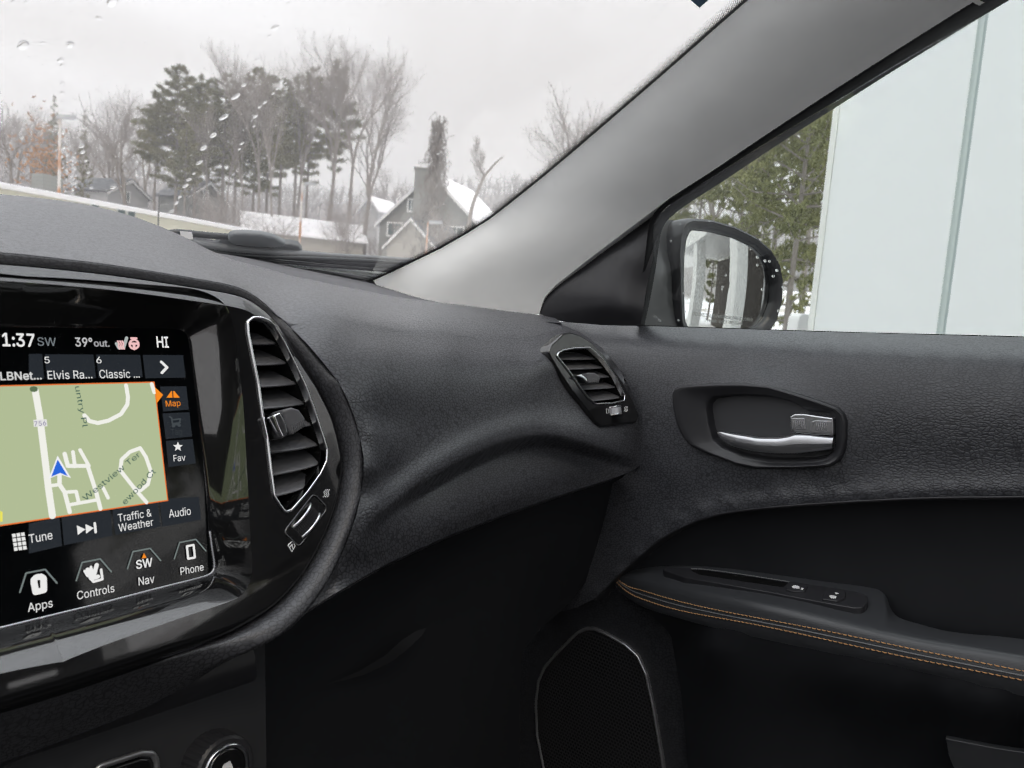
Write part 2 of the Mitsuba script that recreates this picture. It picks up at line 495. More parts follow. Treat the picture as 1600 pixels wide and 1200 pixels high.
# dark key fields
for q in ([(45, 553), (66, 553), (69, 592), (45, 593)], [(70, 553.5), (146, 554), (150, 591), (73, 592)], [(150, 554), (219, 554.5), (223, 589), (154, 590.5)], [(223, 554.5), (286, 555), (290, 590), (227, 591)],
          [(250, 604), (291, 603.5), (295, 640), (255, 643)], [(254, 646), (296, 644), (300, 682), (259, 686)], [(259, 689), (301, 686), (306, 724), (263, 730)],
          [(45, 818), (93, 808), (97, 853), (45, 865)], [(96, 807), (172, 793), (176, 837), (100, 852)], [(175, 792), (246, 781), (251, 823), (180, 836)], [(249, 780), (311, 776), (314, 812), (254, 823)]):
    lit('key_field', flat_poly(q, 0.0003), lin(33, 38, 44))
# left row of keys past the frame's middle line
P = lambda lst, h: S.pts(lst, h)
map_c = S.pts([(45, 605), (240, 598), (261, 781), (45, 815)], 0.0005)
map_c[0, 0] = map_c[3, 0] = S.px(0, 600, 0.0005)[0] - 0.05
map_c[0, 1] = map_c[1, 1]; map_c[3, 1] = map_c[2, 1]
lit('map_frame', face(S, Polygon(map_c).buffer(0.0007, join_style=2), 0.0004), lin(225, 110, 50), label='thin orange line around the map')
lit('map', face(S, Polygon(map_c), 0.0006), GREEN, label='pale green road map')
ROAD = lin(238, 238, 230)
h = 0.0009
for pts, w in (([(55, 610), (62, 650), (70, 715), (76, 765), (82, 806)], 0.0032), ([(197, 602), (200, 620), (199, 632), (189, 647), (170, 657), (153, 661), (140, 658), (132, 649)], 0.0022),
               ([(237, 600), (241, 613)], 0.0022), ([(93, 735), (93, 757), (101, 769), (109, 800)], 0.0021), ([(79, 759), (93, 757)], 0.0018), ([(101, 769), (119, 768), (123, 785)], 0.0018),
               ([(107, 789), (152, 781)], 0.0018), ([(101, 709), (106, 728), (137, 728), (150, 768), (157, 795)], 0.0021), ([(114, 706), (117, 729)], 0.0018), ([(125, 703), (139, 728)], 0.0018),
               ([(161, 762), (169, 778)], 0.0018), ([(229, 785), (210, 763), (188, 735), (190, 718), (203, 706), (219, 700), (228, 714), (236, 737), (231, 757), (220, 766), (210, 764)], 0.0021)):
    lit('map_road', stroke(pts, w, h), ROAD)
    h += 0.00001
lit('map_place_dot', stroke([(51.5, 608), (54, 608)], 0.0030, 0.0010), lin(90, 110, 80))
lit('route_shield', flat_poly([(52, 656), (73, 655), (74, 666), (53, 667)], 0.0011), lin(225, 225, 222))
lit('route_number', text('756', (54, 666), (72.5, 664.5), 7.5, 0.0013), lin(120, 110, 150), label='road number 756 on a white shield')
SLATE = lin(62, 92, 84)
lit('street_name', text('untry Pl', (117, 604), (129, 668), 8.5, 0.0012), SLATE, label='street name running down the map')
lit('street_name', text('Westview Ter', (134, 783), (220, 712), 9, 0.0013), SLATE, label='street name running up across the map')
lit('street_name', text('ewood Ct', (196, 789), (244, 738), 9, 0.0013), SLATE)
lit('position_arrow', flat_poly([(90, 712), (111, 747), (94, 741), (76, 748)], 0.0013), lin(240, 240, 245))
lit('position_arrow', flat_poly([(90, 718), (106, 744), (94, 739), (80, 745)], 0.0015), lin(38, 100, 215), label='blue arrowhead marking the position')
lit('map_patch', flat_poly([(0, 815), (4, 815), (4, 800), (0, 798)], 0.0010), lin(235, 225, 90))
# status row
lit('clock', text('1:37', (4, 540.5), (55, 541.5), 20, bold=True), WHITE, label='clock reading 1:37')
lit('compass_text', text('SW', (59, 540), (88, 540.5), 13), GREY)
lit('temperature', text('39°', (118, 541), (145, 541.5), 13.5, bold=True), lin(190, 190, 190), label='outside temperature 39 degrees')
lit('temperature_word', text('out.', (147, 541), (171.5, 541.5), 10, bold=True), lin(165, 165, 168))
PINK = lin(240, 190, 190)
lit('seat_heat_icon', cat([stroke([(182, 537), (186, 544), (193, 543)], 0.0018, 0.0012), stroke([(193, 543), (198, 528)], 0.0018, 0.0012)]), lin(170, 178, 175), label='heated seat symbol')
lit('seat_heat_waves', cat([stroke([(184 + i, 533), (186 + i, 537), (185 + i, 541), (187 + i, 545)], 0.0009, 0.0014) for i in (0, 3.5, 7)]), PINK)
lit('wheel_heat_icon', cat([stroke_loop([(209.5 + 7 * math.cos(a), 538 + 7 * math.sin(a)) for a in np.linspace(0, 2 * math.pi, 18)[:-1]], 0.0012, 0.0012), stroke([(203, 537), (216, 537)], 0.0014, 0.0013), stroke([(209.5, 537), (209.5, 545)], 0.0016, 0.0013), stroke([(205, 528.5), (213, 528.5)], 0.0012, 0.0013)]), PINK, label='heated steering wheel symbol')
lit('fan_text', text('HI', (245.5, 542.5), (264, 543), 16.5, bold=True), WHITE, label='temperature setting HI')
# preset row
lit('preset_number', text('5', (70, 567.5), (78, 567.5), 10), WHITE)
lit('preset_number', text('6', (151, 567.5), (159, 567.5), 10), WHITE)
lit('preset_name', text('LBNet...', (1, 594), (65.5, 592.5), 12.5, bold=True), lin(210, 210, 208))
lit('preset_name', text('Elvis Ra...', (75, 592.5), (144.5, 591), 13), WHITE)
lit('preset_name', text('Classic ...', (156, 591), (218.5, 590), 13), WHITE)
lit('next_arrow', stroke([(252, 565.5), (261, 574), (253, 582.5)], 0.0016, 0.0012), WHITE, label='arrow to further presets')
# side keys
lit('map_tab', flat_poly([(242, 605), (255, 617), (245, 630)], 0.0012), ORANGE, label='orange tab joined to the map')
lit('map_icon', cat([flat_poly([(260, 621.5), (267.5, 611), (268.8, 611), (269.5, 621.5)], 0.0012), flat_poly([(271.2, 621.5), (270.6, 611), (272.5, 611), (281, 621.5)], 0.0012)]), ORANGE, label='orange road symbol')
lit('map_word', text('Map', (259.5, 635.5), (282.5, 634), 9.5), ORANGE)
lit('cart_icon', cat([stroke([(265, 651), (268, 653), (270, 664), (281, 663)], 0.0010, 0.0012), stroke([(269, 656), (282, 654.5), (280.5, 660.5), (270, 662)], 0.0009, 0.0013), stroke([(270, 666), (272, 666)], 0.0014, 0.0012), stroke([(279, 665), (281, 665)], 0.0014, 0.0012)]), DIM, label='dim shopping cart symbol')
lit('tag_word', text('Tag', (267.5, 680), (284.5, 679), 9.5), lin(50, 55, 58))
lit('star_icon', flat_poly([(278 + (8 if i % 2 == 0 else 3.4) * math.sin(i * math.pi / 5), 698 - (8 if i % 2 == 0 else 3.4) * math.cos(i * math.pi / 5)) for i in range(10)], 0.0012), WHITE, label='white star symbol')
lit('favourite_word', text('Fav', (271.5, 721), (290, 719.5), 10), WHITE)
# lower row
lit('tune_icon', cat([flat_poly([(18.5 + i * 7 + j * 1.0, 834.5 + j * 7 - i * 1.0), (24 + i * 7 + j * 1.0, 833.7 + j * 7 - i * 1.0), (25 + i * 7 + j, 839 + j * 7 - i), (19.5 + i * 7 + j, 840 + j * 7 - i)], 0.0012) for i in range(3) for j in range(4)]), WHITE, label='keypad symbol of twelve squares')
lit('tune_word', text('Tune', (46, 849), (82.5, 842), 13.5), WHITE)
lit('skip_icon', cat([flat_poly([(120, 821), (133.5, 827), (121.5, 836)], 0.0012), flat_poly([(133.5, 819), (146.5, 825), (134.5, 834)], 0.0012), stroke([(148, 817.5), (149.5, 831.5)], 0.0013, 0.0012)]), WHITE, label='skip forward symbol')
lit('traffic_word', text('Traffic &', (185, 815.5), (237, 806.5), 12), WHITE)
lit('weather_word', text('Weather', (186, 831), (240, 821), 12), WHITE)
lit('audio_word', text('Audio', (264.5, 809), (298.5, 804), 12.5), WHITE)
# app icons
for (x, y) in ((60, 910), (146.5, 892.5), (225, 875), (297, 860)):
    s_ = 1.0 - 0.0006 * x
    hexa = [(x - 30 * s_, y + 16 * s_), (x - 20 * s_, y - 15 * s_), (x + 11 * s_, y - 21 * s_), (x + 30 * s_, y + 1 * s_)]
    lit('icon_frame', stroke(hexa, 0.0008, 0.0008), lin(110, 120, 118))
lit('apps_icon', cat([stroke([(53.5, 913), (53, 906), (57, 902), (64, 901), (68, 904), (68.5, 922), (56, 925), (54, 914)], 0.0030, 0.0012), ]), WHITE, label='white letter-like apps symbol')
lit('apps_word', text('Apps', (44, 956), (82.5, 948), 13), WHITE)
lit('controls_icon', cat([stroke([(137, 890), (143, 904), (153, 901)], 0.0022, 0.0012), stroke([(147, 898), (151, 883)], 0.0022, 0.0012), stroke([(140, 902), (146, 909), (160, 905), (158, 890)], 0.0013, 0.0012), stroke([(132, 892), (137, 900)], 0.0012, 0.0012), stroke([(142, 886), (145, 898)], 0.0014, 0.0013)]), WHITE, label='seat controls symbol')
lit('controls_word', text('Controls', (121, 937), (179, 924.5), 12.5), WHITE)
lit('nav_letters', text('SW', (213, 889), (238.5, 884.5), 13, bold=True), WHITE)
lit('nav_pointer', flat_poly([(221.5, 872.5), (225, 864), (229, 871.5)], 0.0012), ORANGE, label='small orange compass pointer')
lit('nav_word', text('Nav', (217, 915), (241.5, 910), 12.5), WHITE)
lit('phone_icon', stroke_loop([(292, 853.5), (302.5, 851.5), (304.5, 871), (294, 873)], 0.0013, 0.0012), WHITE, label='white handset symbol')
lit('phone_word', text('Phone', (282.5, 898.5), (318.5, 891), 11.5), WHITE)


# ---------------------------------------------------------------- stack vents
def ribbed(fr, c, ax, L, r, w, n=16):
    """Thumb wheel: a ribbed disc standing edge-on out of the face; c centre (u,v,h), ax direction of travel in the plane."""
    ax = unit(ax); sd = np.array([-ax[1], ax[0]])
    a = np.linspace(-1.15, 1.15, 4 * n)
    rr = r * (1 + 0.018 * np.where(np.arange(len(a)) % 2 == 0, 1, -1))
    prof = np.stack([rr * np.sin(a), rr * np.cos(a)], 1)
    rows = []
    for s_ in (-w / 2, -w / 2, w / 2, w / 2):
        k = 1.0 if len(rows) in (1, 2) else 0.9
        rows.append(fr.to3(np.array(c[:2]) + np.outer(prof[:, 0] * k, ax) + sd * s_, c[2] + prof[:, 1] * k))
    return strips(rows)


def build_vent(key, fr, loop, h, slats, label, slat_len=0.024, ring_w=0.0010, tilt=0.62):
    note(key, label)
    add(key + '__chrome_ring', ring(fr, loop, [(ring_w * math.cos(a), h + 0.0004 + 0.0016 * math.sin(a)) for a in np.linspace(0, math.pi, 9)] + [(-ring_w, h - 0.004)]), 'm_chrome', smooth=40, label='thin chrome ring round the vent')
    wall = ring(fr, loop, [(0.0006, h), (-0.0004, h - 0.004), (-0.001, h - 0.05)])
    back = face(fr, Polygon(loop).buffer(-0.0008), h - 0.05)
    add(key + '__duct', cat([wall, back]), 'm_vent_dark', smooth=30)
    for (a, b) in slats:
        dx_ = (b[0] - a[0]) * .10; dy_ = (b[1] - a[1]) * .10
        a, b = (a[0] - dx_ * .5, a[1] - dy_ * .5), (b[0] + dx_ * 1.5, b[1] + dy_ * 1.5)
        A = fr.to3(fr.px(*a, h - 0.008), h - 0.008); B = fr.to3(fr.px(*b, h - 0.008), h - 0.008)
        up = np.cross(fr.n, unit(B - A)); up = up if up[2] > 0 else -up
        bk = unit(-fr.n + tilt * up)
        n = 15
        rows = []
        for (d, hh) in ((0.0, -0.0011), (-0.0012, 0.0), (0.0, 0.0011), (0.3, 0.0016), (0.65, 0.0017), (1.0, 0.0012), (1.0, -0.0012), (0.0, -0.0011)):
            t = np.linspace(0, 1, n)[:, None]
            bow = 0.0012 * np.sin(np.pi * t[:, 0]) * (d < 0.2)
            dd = d if abs(d) != 0.0012 else 0.0
            rows.append(A + (B - A) * t + bk * (dd * slat_len) - bk * bow[:, None] * 1.0 + up * hh - bk * (0.0009 if abs(d) == 0.0012 else 0.0))
        add(key + '__slat', strips(rows), 'm_slat', smooth=40)


slats1 = [((394, 536), (430, 535)), ((400, 569), (448, 566)), ((406, 603), (463, 598)), ((412.5, 637), (476, 629)), ((418, 671), (490, 662)), ((422, 706), (497, 694)), ((425, 741), (496, 724)), ((428, 774), (484, 757))]
VK = 'dashboard__air_vent'
build_vent(VK, S, vent, HP, slats1, 'tall black air vent right of the touchscreen with chrome ring', slat_len=0.022)


def vent_knob(key, fr, body, cap, h0, h1, stem, ribs):
    b = slab(fr, rounded(fr.pts(body, h1), 0.0016, 60), h0, h1, 0.0015)
    add(key + '__knob', b, 'm_slat', smooth=40, label='ribbed tab for aiming the vent')
    c = slab(fr, rounded(fr.pts(cap, h1), 0.0008, 40), h0 - 0.002, h1 - 0.0012, 0.0012)
    add(key + '__knob_cap', c, 'm_chrome', smooth=40)
    st = tube(fr.to3(fr.pts(stem, h0 - 0.001), h0 - 0.001), 0.0022, 8)
    add(key + '__knob_stem', st, 'm_slat', smooth=True)
    r_ = [tube(fr.to3(fr.pts(q, h1), h1 + 0.0001), 0.00045, 5) for q in ribs]
    add(key + '__knob_rib', cat(r_), 'm_slat', smooth=True, kind='stuff')


vent_knob(VK, S, [(441, 641), (456, 636), (468, 640), (478, 654), (477, 667), (456, 680), (449, 664)], [(429, 648), (440, 643), (449, 660), (453, 676), (444, 685), (438, 672)], HP - 0.002, HP + 0.011,
          [(419, 664), (446, 660)], [[(456 + 3 * i, 664 - 1.2 * i), (458 + 3 * i, 678 - 2.1 * i)] for i in range(7)])
# thumb wheel below the vent
wa, wb = S.px(460, 838, HP), S.px(497, 789, HP)
wc = (wa + wb) / 2; wl = np.linalg.norm(wb - wa)
RW = wl * 0.62
WK = 'dashboard__vent_wheel'
note(WK, 'chrome-edged thumb wheel below the tall air vent')
cpos = (wc[0], wc[1], HP - RW * 0.80)
add(WK + '__wheel', ribbed(S, cpos, wb - wa, wl, RW, 0.0075, 14), 'm_satin_black', smooth=25)
sd = unit(np.array([-(wb - wa)[1], (wb - wa)[0]]))
for s_ in (-1, 1):
    a = np.linspace(-0.66, 0.66, 24)
    ctr = wc + sd * s_ * 0.0046
    add(WK + '__wheel_rim', tube(S.to3(ctr + np.outer(RW * np.sin(a), unit(wb - wa)), HP - RW * 0.80 + RW * np.cos(a) * 1.0), 0.0010, 6), 'm_chrome', smooth=True)
slot = rounded(np.array([wc + unit(wb - wa) * wl * 0.62 * i + sd * 0.0072 * j for i, j in ((-1, -1), (1, -1), (1, 1), (-1, 1))]), 0.003, 60)
add(WK + '__slot', ring(S, slot, [(0.0009 * math.cos(a), HP + 0.0007 * math.sin(a)) for a in np.linspace(0, math.pi, 7)]), 'm_piano_black', smooth=True)


def print_tubes(fr, lst, h, r):
    return cat([tube(fr.to3(fr.pts(q, h), h), r, 5) for q in lst])


add(WK + '__open_mark', print_tubes(S, [[(505 + i, 777), (508 + i, 773), (506 + i, 769), (509 + i, 765)] for i in (0, 3, 6)], HP + 0.0003, 0.0004), 'm_white_print')
add(WK + '__closed_mark', print_tubes(S, [[(450, 852), (457, 845), (461, 853), (456, 862), (450, 852)], [(453, 855), (456, 850), (457, 857)]], HP + 0.0003, 0.0004), 'm_white_print')

# ---------------------------------------------------------------- leather lip round the stack
lip = []
for off, hh in ((0.0012, -0.020), (0.0016, -0.006), (0.0026, 0.0005), (0.0042, 0.0040), (0.0064, 0.0064), (0.0090, 0.0078), (0.0115, 0.0083), (0.0138, 0.0083), (0.0175, 0.0065), (0.024, -0.002), (0.030, -0.020)):
    if off > .0138 and hh < .0083:
        lw2 = lw_ * botl + lw_ * (1 - botl) * .0138 / off; lip.append((outer + no * (off * lw2)[:, None], lip_h(off, .0083) * 1.0 - (1 - botl) * (off - .0138) * 1.5)); continue
    lip.append((outer + no * (off * lw_)[:, None], lip_h(off, hh)))
rows = [S.to3(p, q) for p, q in lip]
lm = strips(rows[:])
lu = np.r_[0, np.cumsum(np.linalg.norm(np.diff(rows[4], axis=0), axis=1))]
lv = np.cumsum([0] + [np.linalg.norm(rows[i + 1] - rows[i], axis=1).mean() for i in range(len(rows) - 1)])
luv = np.stack([np.tile(lu, len(rows)), np.repeat(lv, len(lu))], 1)
both = cat([lm, mirrored(lm)])
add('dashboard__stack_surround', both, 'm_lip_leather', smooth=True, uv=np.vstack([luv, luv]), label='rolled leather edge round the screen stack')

# ---------------------------------------------------------------- vent at the passenger's side
V = Frame(atY(930, 600, 0.447), (0.985, -0.17, 0.0), (0, 0.30, 0.95))
plate_px = [(880, 521), (893, 519), (908, 524), (925, 535), (942, 552), (958, 574), (973, 596), (986, 619), (996, 641), (999, 650), (995, 660), (940, 667), (932, 662), (925, 653), (909, 630), (893, 611), (876, 585), (861, 560), (856, 549), (860, 539), (870, 530)]
plate = rounded(V.pts(plate_px, 0.002), 0.0030, 260)
open_px = [(869, 556), (872, 551), (880, 547), (897, 544), (920, 543), (938, 559), (949, 573), (960, 588), (968, 604), (975, 618), (974, 626), (956, 630), (929, 631), (919, 623), (908, 609), (890, 583)]
vopen = rounded(V.pts(open_px, 0.002), 0.0012, 160)
PK = 'dashboard__air_vent_001'
pf = Polygon(plate).buffer(-0.002)
pf = pf.difference(Polygon(vopen).buffer(0.0003))
if pf.geom_type != 'Polygon':
    pf = max(pf.geoms, key=lambda g: g.area)
pm = [face(V, pf, 0.0022)]
inn = ccw(plate); nn_ = normals2(inn)
pm.append(ring(V, plate, [(0.0004, -0.012), (0.0003, -0.001), (-0.0004, 0.0010), (-0.0012, 0.0019), (-0.0021, 0.0022)]))
add(PK + '__plate', cat(pm), 'm_piano_black', smooth=30, label='glossy black plate of the corner vent')
slats2 = [((877, 561), (930, 560)), ((886, 576.5), (943, 574)), ((897, 591), (954, 588)), ((908, 608), (964, 604)), ((922, 626), (970, 620))]
build_vent(PK, V, vopen, 0.0022, slats2, 'small slanted air vent in the corner by the door', slat_len=0.020, ring_w=0.0009)
vent_knob(PK, V, [(917, 582), (930, 582), (937, 587), (939, 592), (935, 598), (921, 599)], [(901, 586), (910, 584), (918, 590), (921, 598), (917, 596), (912, 591)], 0.000, 0.011, [(897, 594), (915, 592)], [[(925 + 3 * i, 592), (926 + 3 * i, 598)] for i in range(4)])
WK2 = 'dashboard__vent_wheel_001'
note(WK2, 'small thumb wheel under the corner vent')
wa, wb = V.px(951, 643, 0.0022), V.px(972, 640, 0.0022)
wc = (wa + wb) / 2; wl = np.linalg.norm(wb - wa); RW = wl * 0.7
add(WK2 + '__wheel', ribbed(V, (wc[0], wc[1], 0.0022 - RW * 0.78), wb - wa, wl, RW, 0.0068, 10), 'm_satin_silver', smooth=25)
sd = unit(np.array([-(wb - wa)[1], (wb - wa)[0]]))
for s_ in (-1, 1):
    add(WK2 + '__wheel_rim', tube(V.to3(wc + sd * s_ * 0.0045 + np.outer(RW * np.sin(np.linspace(-0.65, 0.65, 16)), unit(wb - wa)), 0.0024 - RW * 0.78 + RW * np.cos(np.linspace(-0.65, 0.65, 16))), 0.0008, 6), 'm_chrome', smooth=True)
add(WK2 + '__open_mark', print_tubes(V, [[(975 + i, 643), (977 + i, 640), (975.5 + i, 638), (977 + i, 635)] for i in (0, 2, 4)], 0.0026, 0.0004), 'm_white_print')
add(WK2 + '__closed_mark', print_tubes(V, [[(947, 639), (950, 639), (951.5, 645), (948, 646), (947, 639)]], 0.0026, 0.0004), 'm_white_print')


# ---------------------------------------------------------------- dash pad (hump and passenger side in one sheet)
def yS(px, py, h=HP + 0.006):
    return S.to3(S.px(px, py, h), h)[1]
def yV(px, py, h=-0.004):
    return V.to3(V.px(px, py, h), h)[1]
def xf_px(p3):
    d = p3 - EYE; z = d @ CD
    return np.stack([800 + FPX * (d @ CR) / z, 600 - FPX * (d @ CU) / z], -1)


crest3 = S.to3(outer + no * (0.0135 * lw_)[:, None], lip_h(.0135, .0083))
crest_px = xf_px(crest3)
kk = [i for i in range(0, int(len(outer) * 0.86), 6)]
cr = crest_px[kk]; crY = crest3[kk, 1]
# polygon of the passenger's face: along the crest of the lip, then bottom edge, right end, and the line where it rolls over to the top
bottom = [(428, 992), (446, 978), (470, 962), (520, 930), (600, 884), (700, 838), (800, 800), (900, 766), (960, 747)]
right = [(990, 735), (1006, 722), (1016, 706), (1019, 692), (1017, 676), (1008, 652), (990, 616), (966, 574), (940, 543), (910, 521), (888, 511), (876, 505)]
back = [(870, 498), (848, 493), (800, 487), (740, 479), (690, 473), (620, 464), (560, 452), (500, 440), (450, 429), (400, 415), (360, 405), (330, 393), (300, 376), (265, 360), (220, 342), (165, 326), (100, 314), (30, 306), (-60, 298), (-160, 292)]
KI = int(np.argmin(np.abs(crest_px[:, 0] - 452) + 1e3 * (crest_px[:, 1] > 560)))
rollp = np.array([crest_px[KI], (510, 498), (600, 513), (700, 522), (790, 529), (880, 514)])
rollp = np.stack([np.linspace(rollp[0, 0], 880, 60), PchipInterpolator(rollp[:, 0], rollp[:, 1])(np.linspace(rollp[0, 0], 880, 60))], 1)
kk = [i for i in range(KI, int(len(outer) * 0.885), 6)]
cr = crest_px[kk]; crY = crest3[kk, 1]
polyp = [tuple(p) for p in cr] + bottom + right + [tuple(p) for p in rollp[::-1][:-1]]
ctrl = [(p[0], p[1], y) for p, y in zip(cr[::3], crY[::3])]
off2 = S.to3(outer + no * (0.0135 * lw_ + 0.011)[:, None], lip_h(.0135, .0083) - .0006)
o2p = xf_px(off2)
for i in range(0, int(len(outer) * 0.84), 10):
    if i > KI + 6:
        ctrl.append((o2p[i, 0], o2p[i, 1], off2[i, 1]))
BACKY = {(30, 306): .72, (165, 326): .71, (265, 360): .70, (330, 393): .70, (400, 415): .71, (500, 440): .72, (620, 464): .70, (740, 478): .66, (848, 493): .585, (870, 498): .56, (-160, 292): .72}
def ruled(px, py):
    s_ = np.clip((px - 500) / 400.0, 0, 1); s_ = s_ * s_ * (3 - 2 * s_)
    return (1 - s_) * yS(px, py, HP + 0.0075) + s_ * yV(px, py, -0.004)
for (x, y) in ((600, 580), (700, 590), (790, 600), (600, 660), (700, 660), (790, 660), (600, 740), (690, 720), (850, 560), (872, 592), (900, 632), (930, 672), (965, 672), (995, 660), (955, 560), (980, 600), (850, 660)):
    ctrl.append((x, y, ruled(x, y)))
for (x, y, v) in ((600, 545, .014), (700, 550, .016), (790, 553, .016), (525, 508, .020), (560, 508, .030), (620, 515, .042), (720, 523, .046), (800, 527, .042), (845, 530, .030), (875, 520, .03)):
    ctrl.append((x, y, ruled(x, y) + v))
for (x, y, v) in ((432, 988, .001), (470, 962, .001), (520, 930, .002), (600, 884, .009), (700, 838, .012), (800, 800, .012), (900, 766, .012), (560, 905, .005), (650, 860, .012), (750, 818, .012), (850, 782, .012)):
    ctrl.append((x, y, ruled(x, y) + v))
    ctrl.append((x, y - 26, ruled(x, y - 26) + .0015))
for p in ((1021, 700), (1016, 676), (990, 616), (966, 574), (940, 543), (1003, 738)):
    ctrl.append((*p, yV(*p) + 0.010))
CX = np.array([430, 500, 545, 575, 620, 680, 740, 800, 850, 900, 940, 985, 1040]); CY = np.array([985, 905, 862, 824, 784, 746, 714, 691, 684, 693, 705, 716, 726])
fcr = PchipInterpolator(CX, CY)
def crease_step(px, py):
    """The swoop across the passenger side: the upper part overhangs the lower by about two centimetres."""
    d = py - fcr(np.clip(px, 430, 1040))
    e = np.clip((px - 545) / 120, 0, 1) * np.clip((1010 - px) / 110, 0, 1)
    e = e * e * (3 - 2 * e)
    t = np.clip((d + 4) / 20.0, 0, 1); t = t * t * (3 - 2 * t)
    fade = 1 - 0.55 * np.clip((d - 14) / 75, 0, 1)
    swell = -0.005 * np.exp(-((d + 20) / 22.0) ** 2)
    return e * (0.021 * t * fade + swell)
vent_hole = xf_px(V.to3(Polygon(plate).buffer(-0.0012).exterior.coords, 0.0))
pad, puv = sheet(polyp, ctrl, 'Y', step=5.0, holes=[vent_hole], smooth_=0.0002, extra=crease_step)
# the top: a humped sheet from the lip's crest / roll line back to the edge below the windshield
Cc = np.array([(p[0], p[1]) for p in ctrl]); Cv = np.array([c[2] for c in ctrl])
ff_ = RBFInterpolator(Cc / 100, Cv, kernel='thin_plate_spline', smoothing=0.0002)
def face3(q):
    y = ff_(np.asarray(q) / 100) + crease_step(np.asarray(q)[:, 0], np.asarray(q)[:, 1])
    return np.array([atY(a_, b_, c_) for (a_, b_), c_ in zip(q, y)])
lefm = crest3[2:KI:3].copy(); lefm[:, 0] = 2 * (S.o[0] + UC) - lefm[:, 0]
lefm = lefm[xf_px(lefm)[:, 0] > -200][::-1]
A3 = np.vstack([lefm, crest3[:KI:3], face3(rollp)])
nH = len(A3) - len(rollp)
Apx = xf_px(A3)[:, 0]
bx_ = np.interp(Apx, [-200, 30, 165, 265, 340, 400, 440, 470, 520, 600, 700, 790, 880], [-160, 30, 165, 262, 330, 384, 420, 455, 512, 600, 700, 790, 868])
_bk = sorted(BACKY.items()); _bx = np.array([k[0] for k, _ in _bk]); _by = np.array([v_ for _, v_ in _bk])
backy = PchipInterpolator(_bx, _by)
bpx = np.array(back[::-1]); backl = PchipInterpolator(bpx[:, 0], bpx[:, 1])
B3 = np.array([atY(x, float(backl(x)), float(backy(x))) for x in bx_])
dAB = B3 - A3; Ln = np.linalg.norm(dAB, axis=1, keepdims=True)
tang = face3(rollp) - face3(rollp + [0, 12]); tang /= np.linalg.norm(tang, axis=1, keepdims=True)
TA = np.vstack([np.tile(unit([0, 1.0, .26]), (nH, 1)), tang])
for _ in range(14):
    TA[1:-1] = .5 * TA[1:-1] + .25 * (TA[:-2] + TA[2:])
TA = TA / np.linalg.norm(TA, axis=1, keepdims=True) * Ln * np.r_[np.full(nH, 1.0), np.full(len(rollp), .55)][:, None]
TB = np.stack([dAB[:, 0], dAB[:, 1], dAB[:, 2] * .45], 1)
rows = []
for t in [-.03, -.015] + list(np.linspace(0, 1, 46) ** 1.5):
    if t < 0:
        m_ = np.r_[np.zeros(nH + 2), np.ones(len(rollp) - 2)][:, None]
        rows.append(A3 + t * TA * m_ - (1 - m_) * [0, 0, .002 * -t / .03]); continue
    rows.append((2 * t ** 3 - 3 * t ** 2 + 1) * A3 + (t ** 3 - 2 * t ** 2 + t) * TA + (3 * t ** 2 - 2 * t ** 3) * B3 + (t ** 3 - t ** 2) * TB)
R_ = np.array(rows)
for _ in range(4):
    R_[1:-1, 1:-1] = .5 * R_[1:-1, 1:-1] + .25 * (R_[1:-1, :-2] + R_[1:-1, 2:])
tm = trimesh.Trimesh(R_.reshape(-1, 3), grid_faces(*R_.shape[:2]), process=False)
tuv = np.stack([R_[..., 0].ravel(), (R_[..., 1] + R_[..., 2]).ravel()], 1)
full = cat([pad, tm])
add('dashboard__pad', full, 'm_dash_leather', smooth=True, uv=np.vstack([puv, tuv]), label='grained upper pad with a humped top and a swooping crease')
rt3 = face3(np.array(densify0(right[::-1], 60)))
add('dashboard__pad_end', cat([strips([rt3 + [0, 0, 0], rt3 + [.003, .006, 0], rt3 + [.006, .03, 0], rt3 + [.012, .22, 0]]),
                               strips([R_[:, -1], R_[:, -1] + [.006, 0, -.004], R_[:, -1] + [.02, 0, -.03], R_[:, -1] + [.03, 0, -.10]])]), 'm_kick_leather', smooth=True)
# the pad's underside turns forward below the crease
bq = np.array(densify0(bottom, 50))
bt = face3(bq)
rows = [bt - [0, .001, -.001], bt, bt + [0, .005, -.0045], bt + [0, .012, -.008], bt + [0, .025, -.011], bt + [0, .06, -.014], bt + [0, .16, -.02]]
ub = np.array(rows); uu = np.stack([ub[..., 0].ravel(), (ub[..., 1] + ub[..., 2]).ravel()], 1)
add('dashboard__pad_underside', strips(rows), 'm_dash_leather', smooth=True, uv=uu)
hb = B3[::4]
hb = spline(hb, 70)
rows = [hb + [0, 0, -0.0005], hb + [0, .02, -.004], hb + [0, .05, -.02], hb + [0, .10, -.05]]
add('dashboard__pad_back', strips(rows), 'm_dash_strip', smooth=True)

# ---------------------------------------------------------------- lower dash, glove box and console
lp = [(560, 880), (700, 830), (900, 760), (1003, 730), (990, 770), (965, 820), (938, 880), (890, 942), (845, 982), (815, 1020), (810, 1260), (395, 1260), (395, 985), (440, 975)]
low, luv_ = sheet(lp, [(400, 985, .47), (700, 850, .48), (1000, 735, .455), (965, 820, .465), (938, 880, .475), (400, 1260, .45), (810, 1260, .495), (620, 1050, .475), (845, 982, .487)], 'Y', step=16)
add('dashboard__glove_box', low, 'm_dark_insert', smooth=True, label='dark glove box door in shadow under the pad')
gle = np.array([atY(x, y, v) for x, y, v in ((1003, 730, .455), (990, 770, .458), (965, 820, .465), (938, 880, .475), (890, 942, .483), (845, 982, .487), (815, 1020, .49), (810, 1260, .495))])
add('dashboard__glove_box_end', strips([gle, gle + [.004, .004, 0], gle + [.006, .03, 0], gle + [.006, .12, 0]]), 'm_dark_insert', smooth=True)
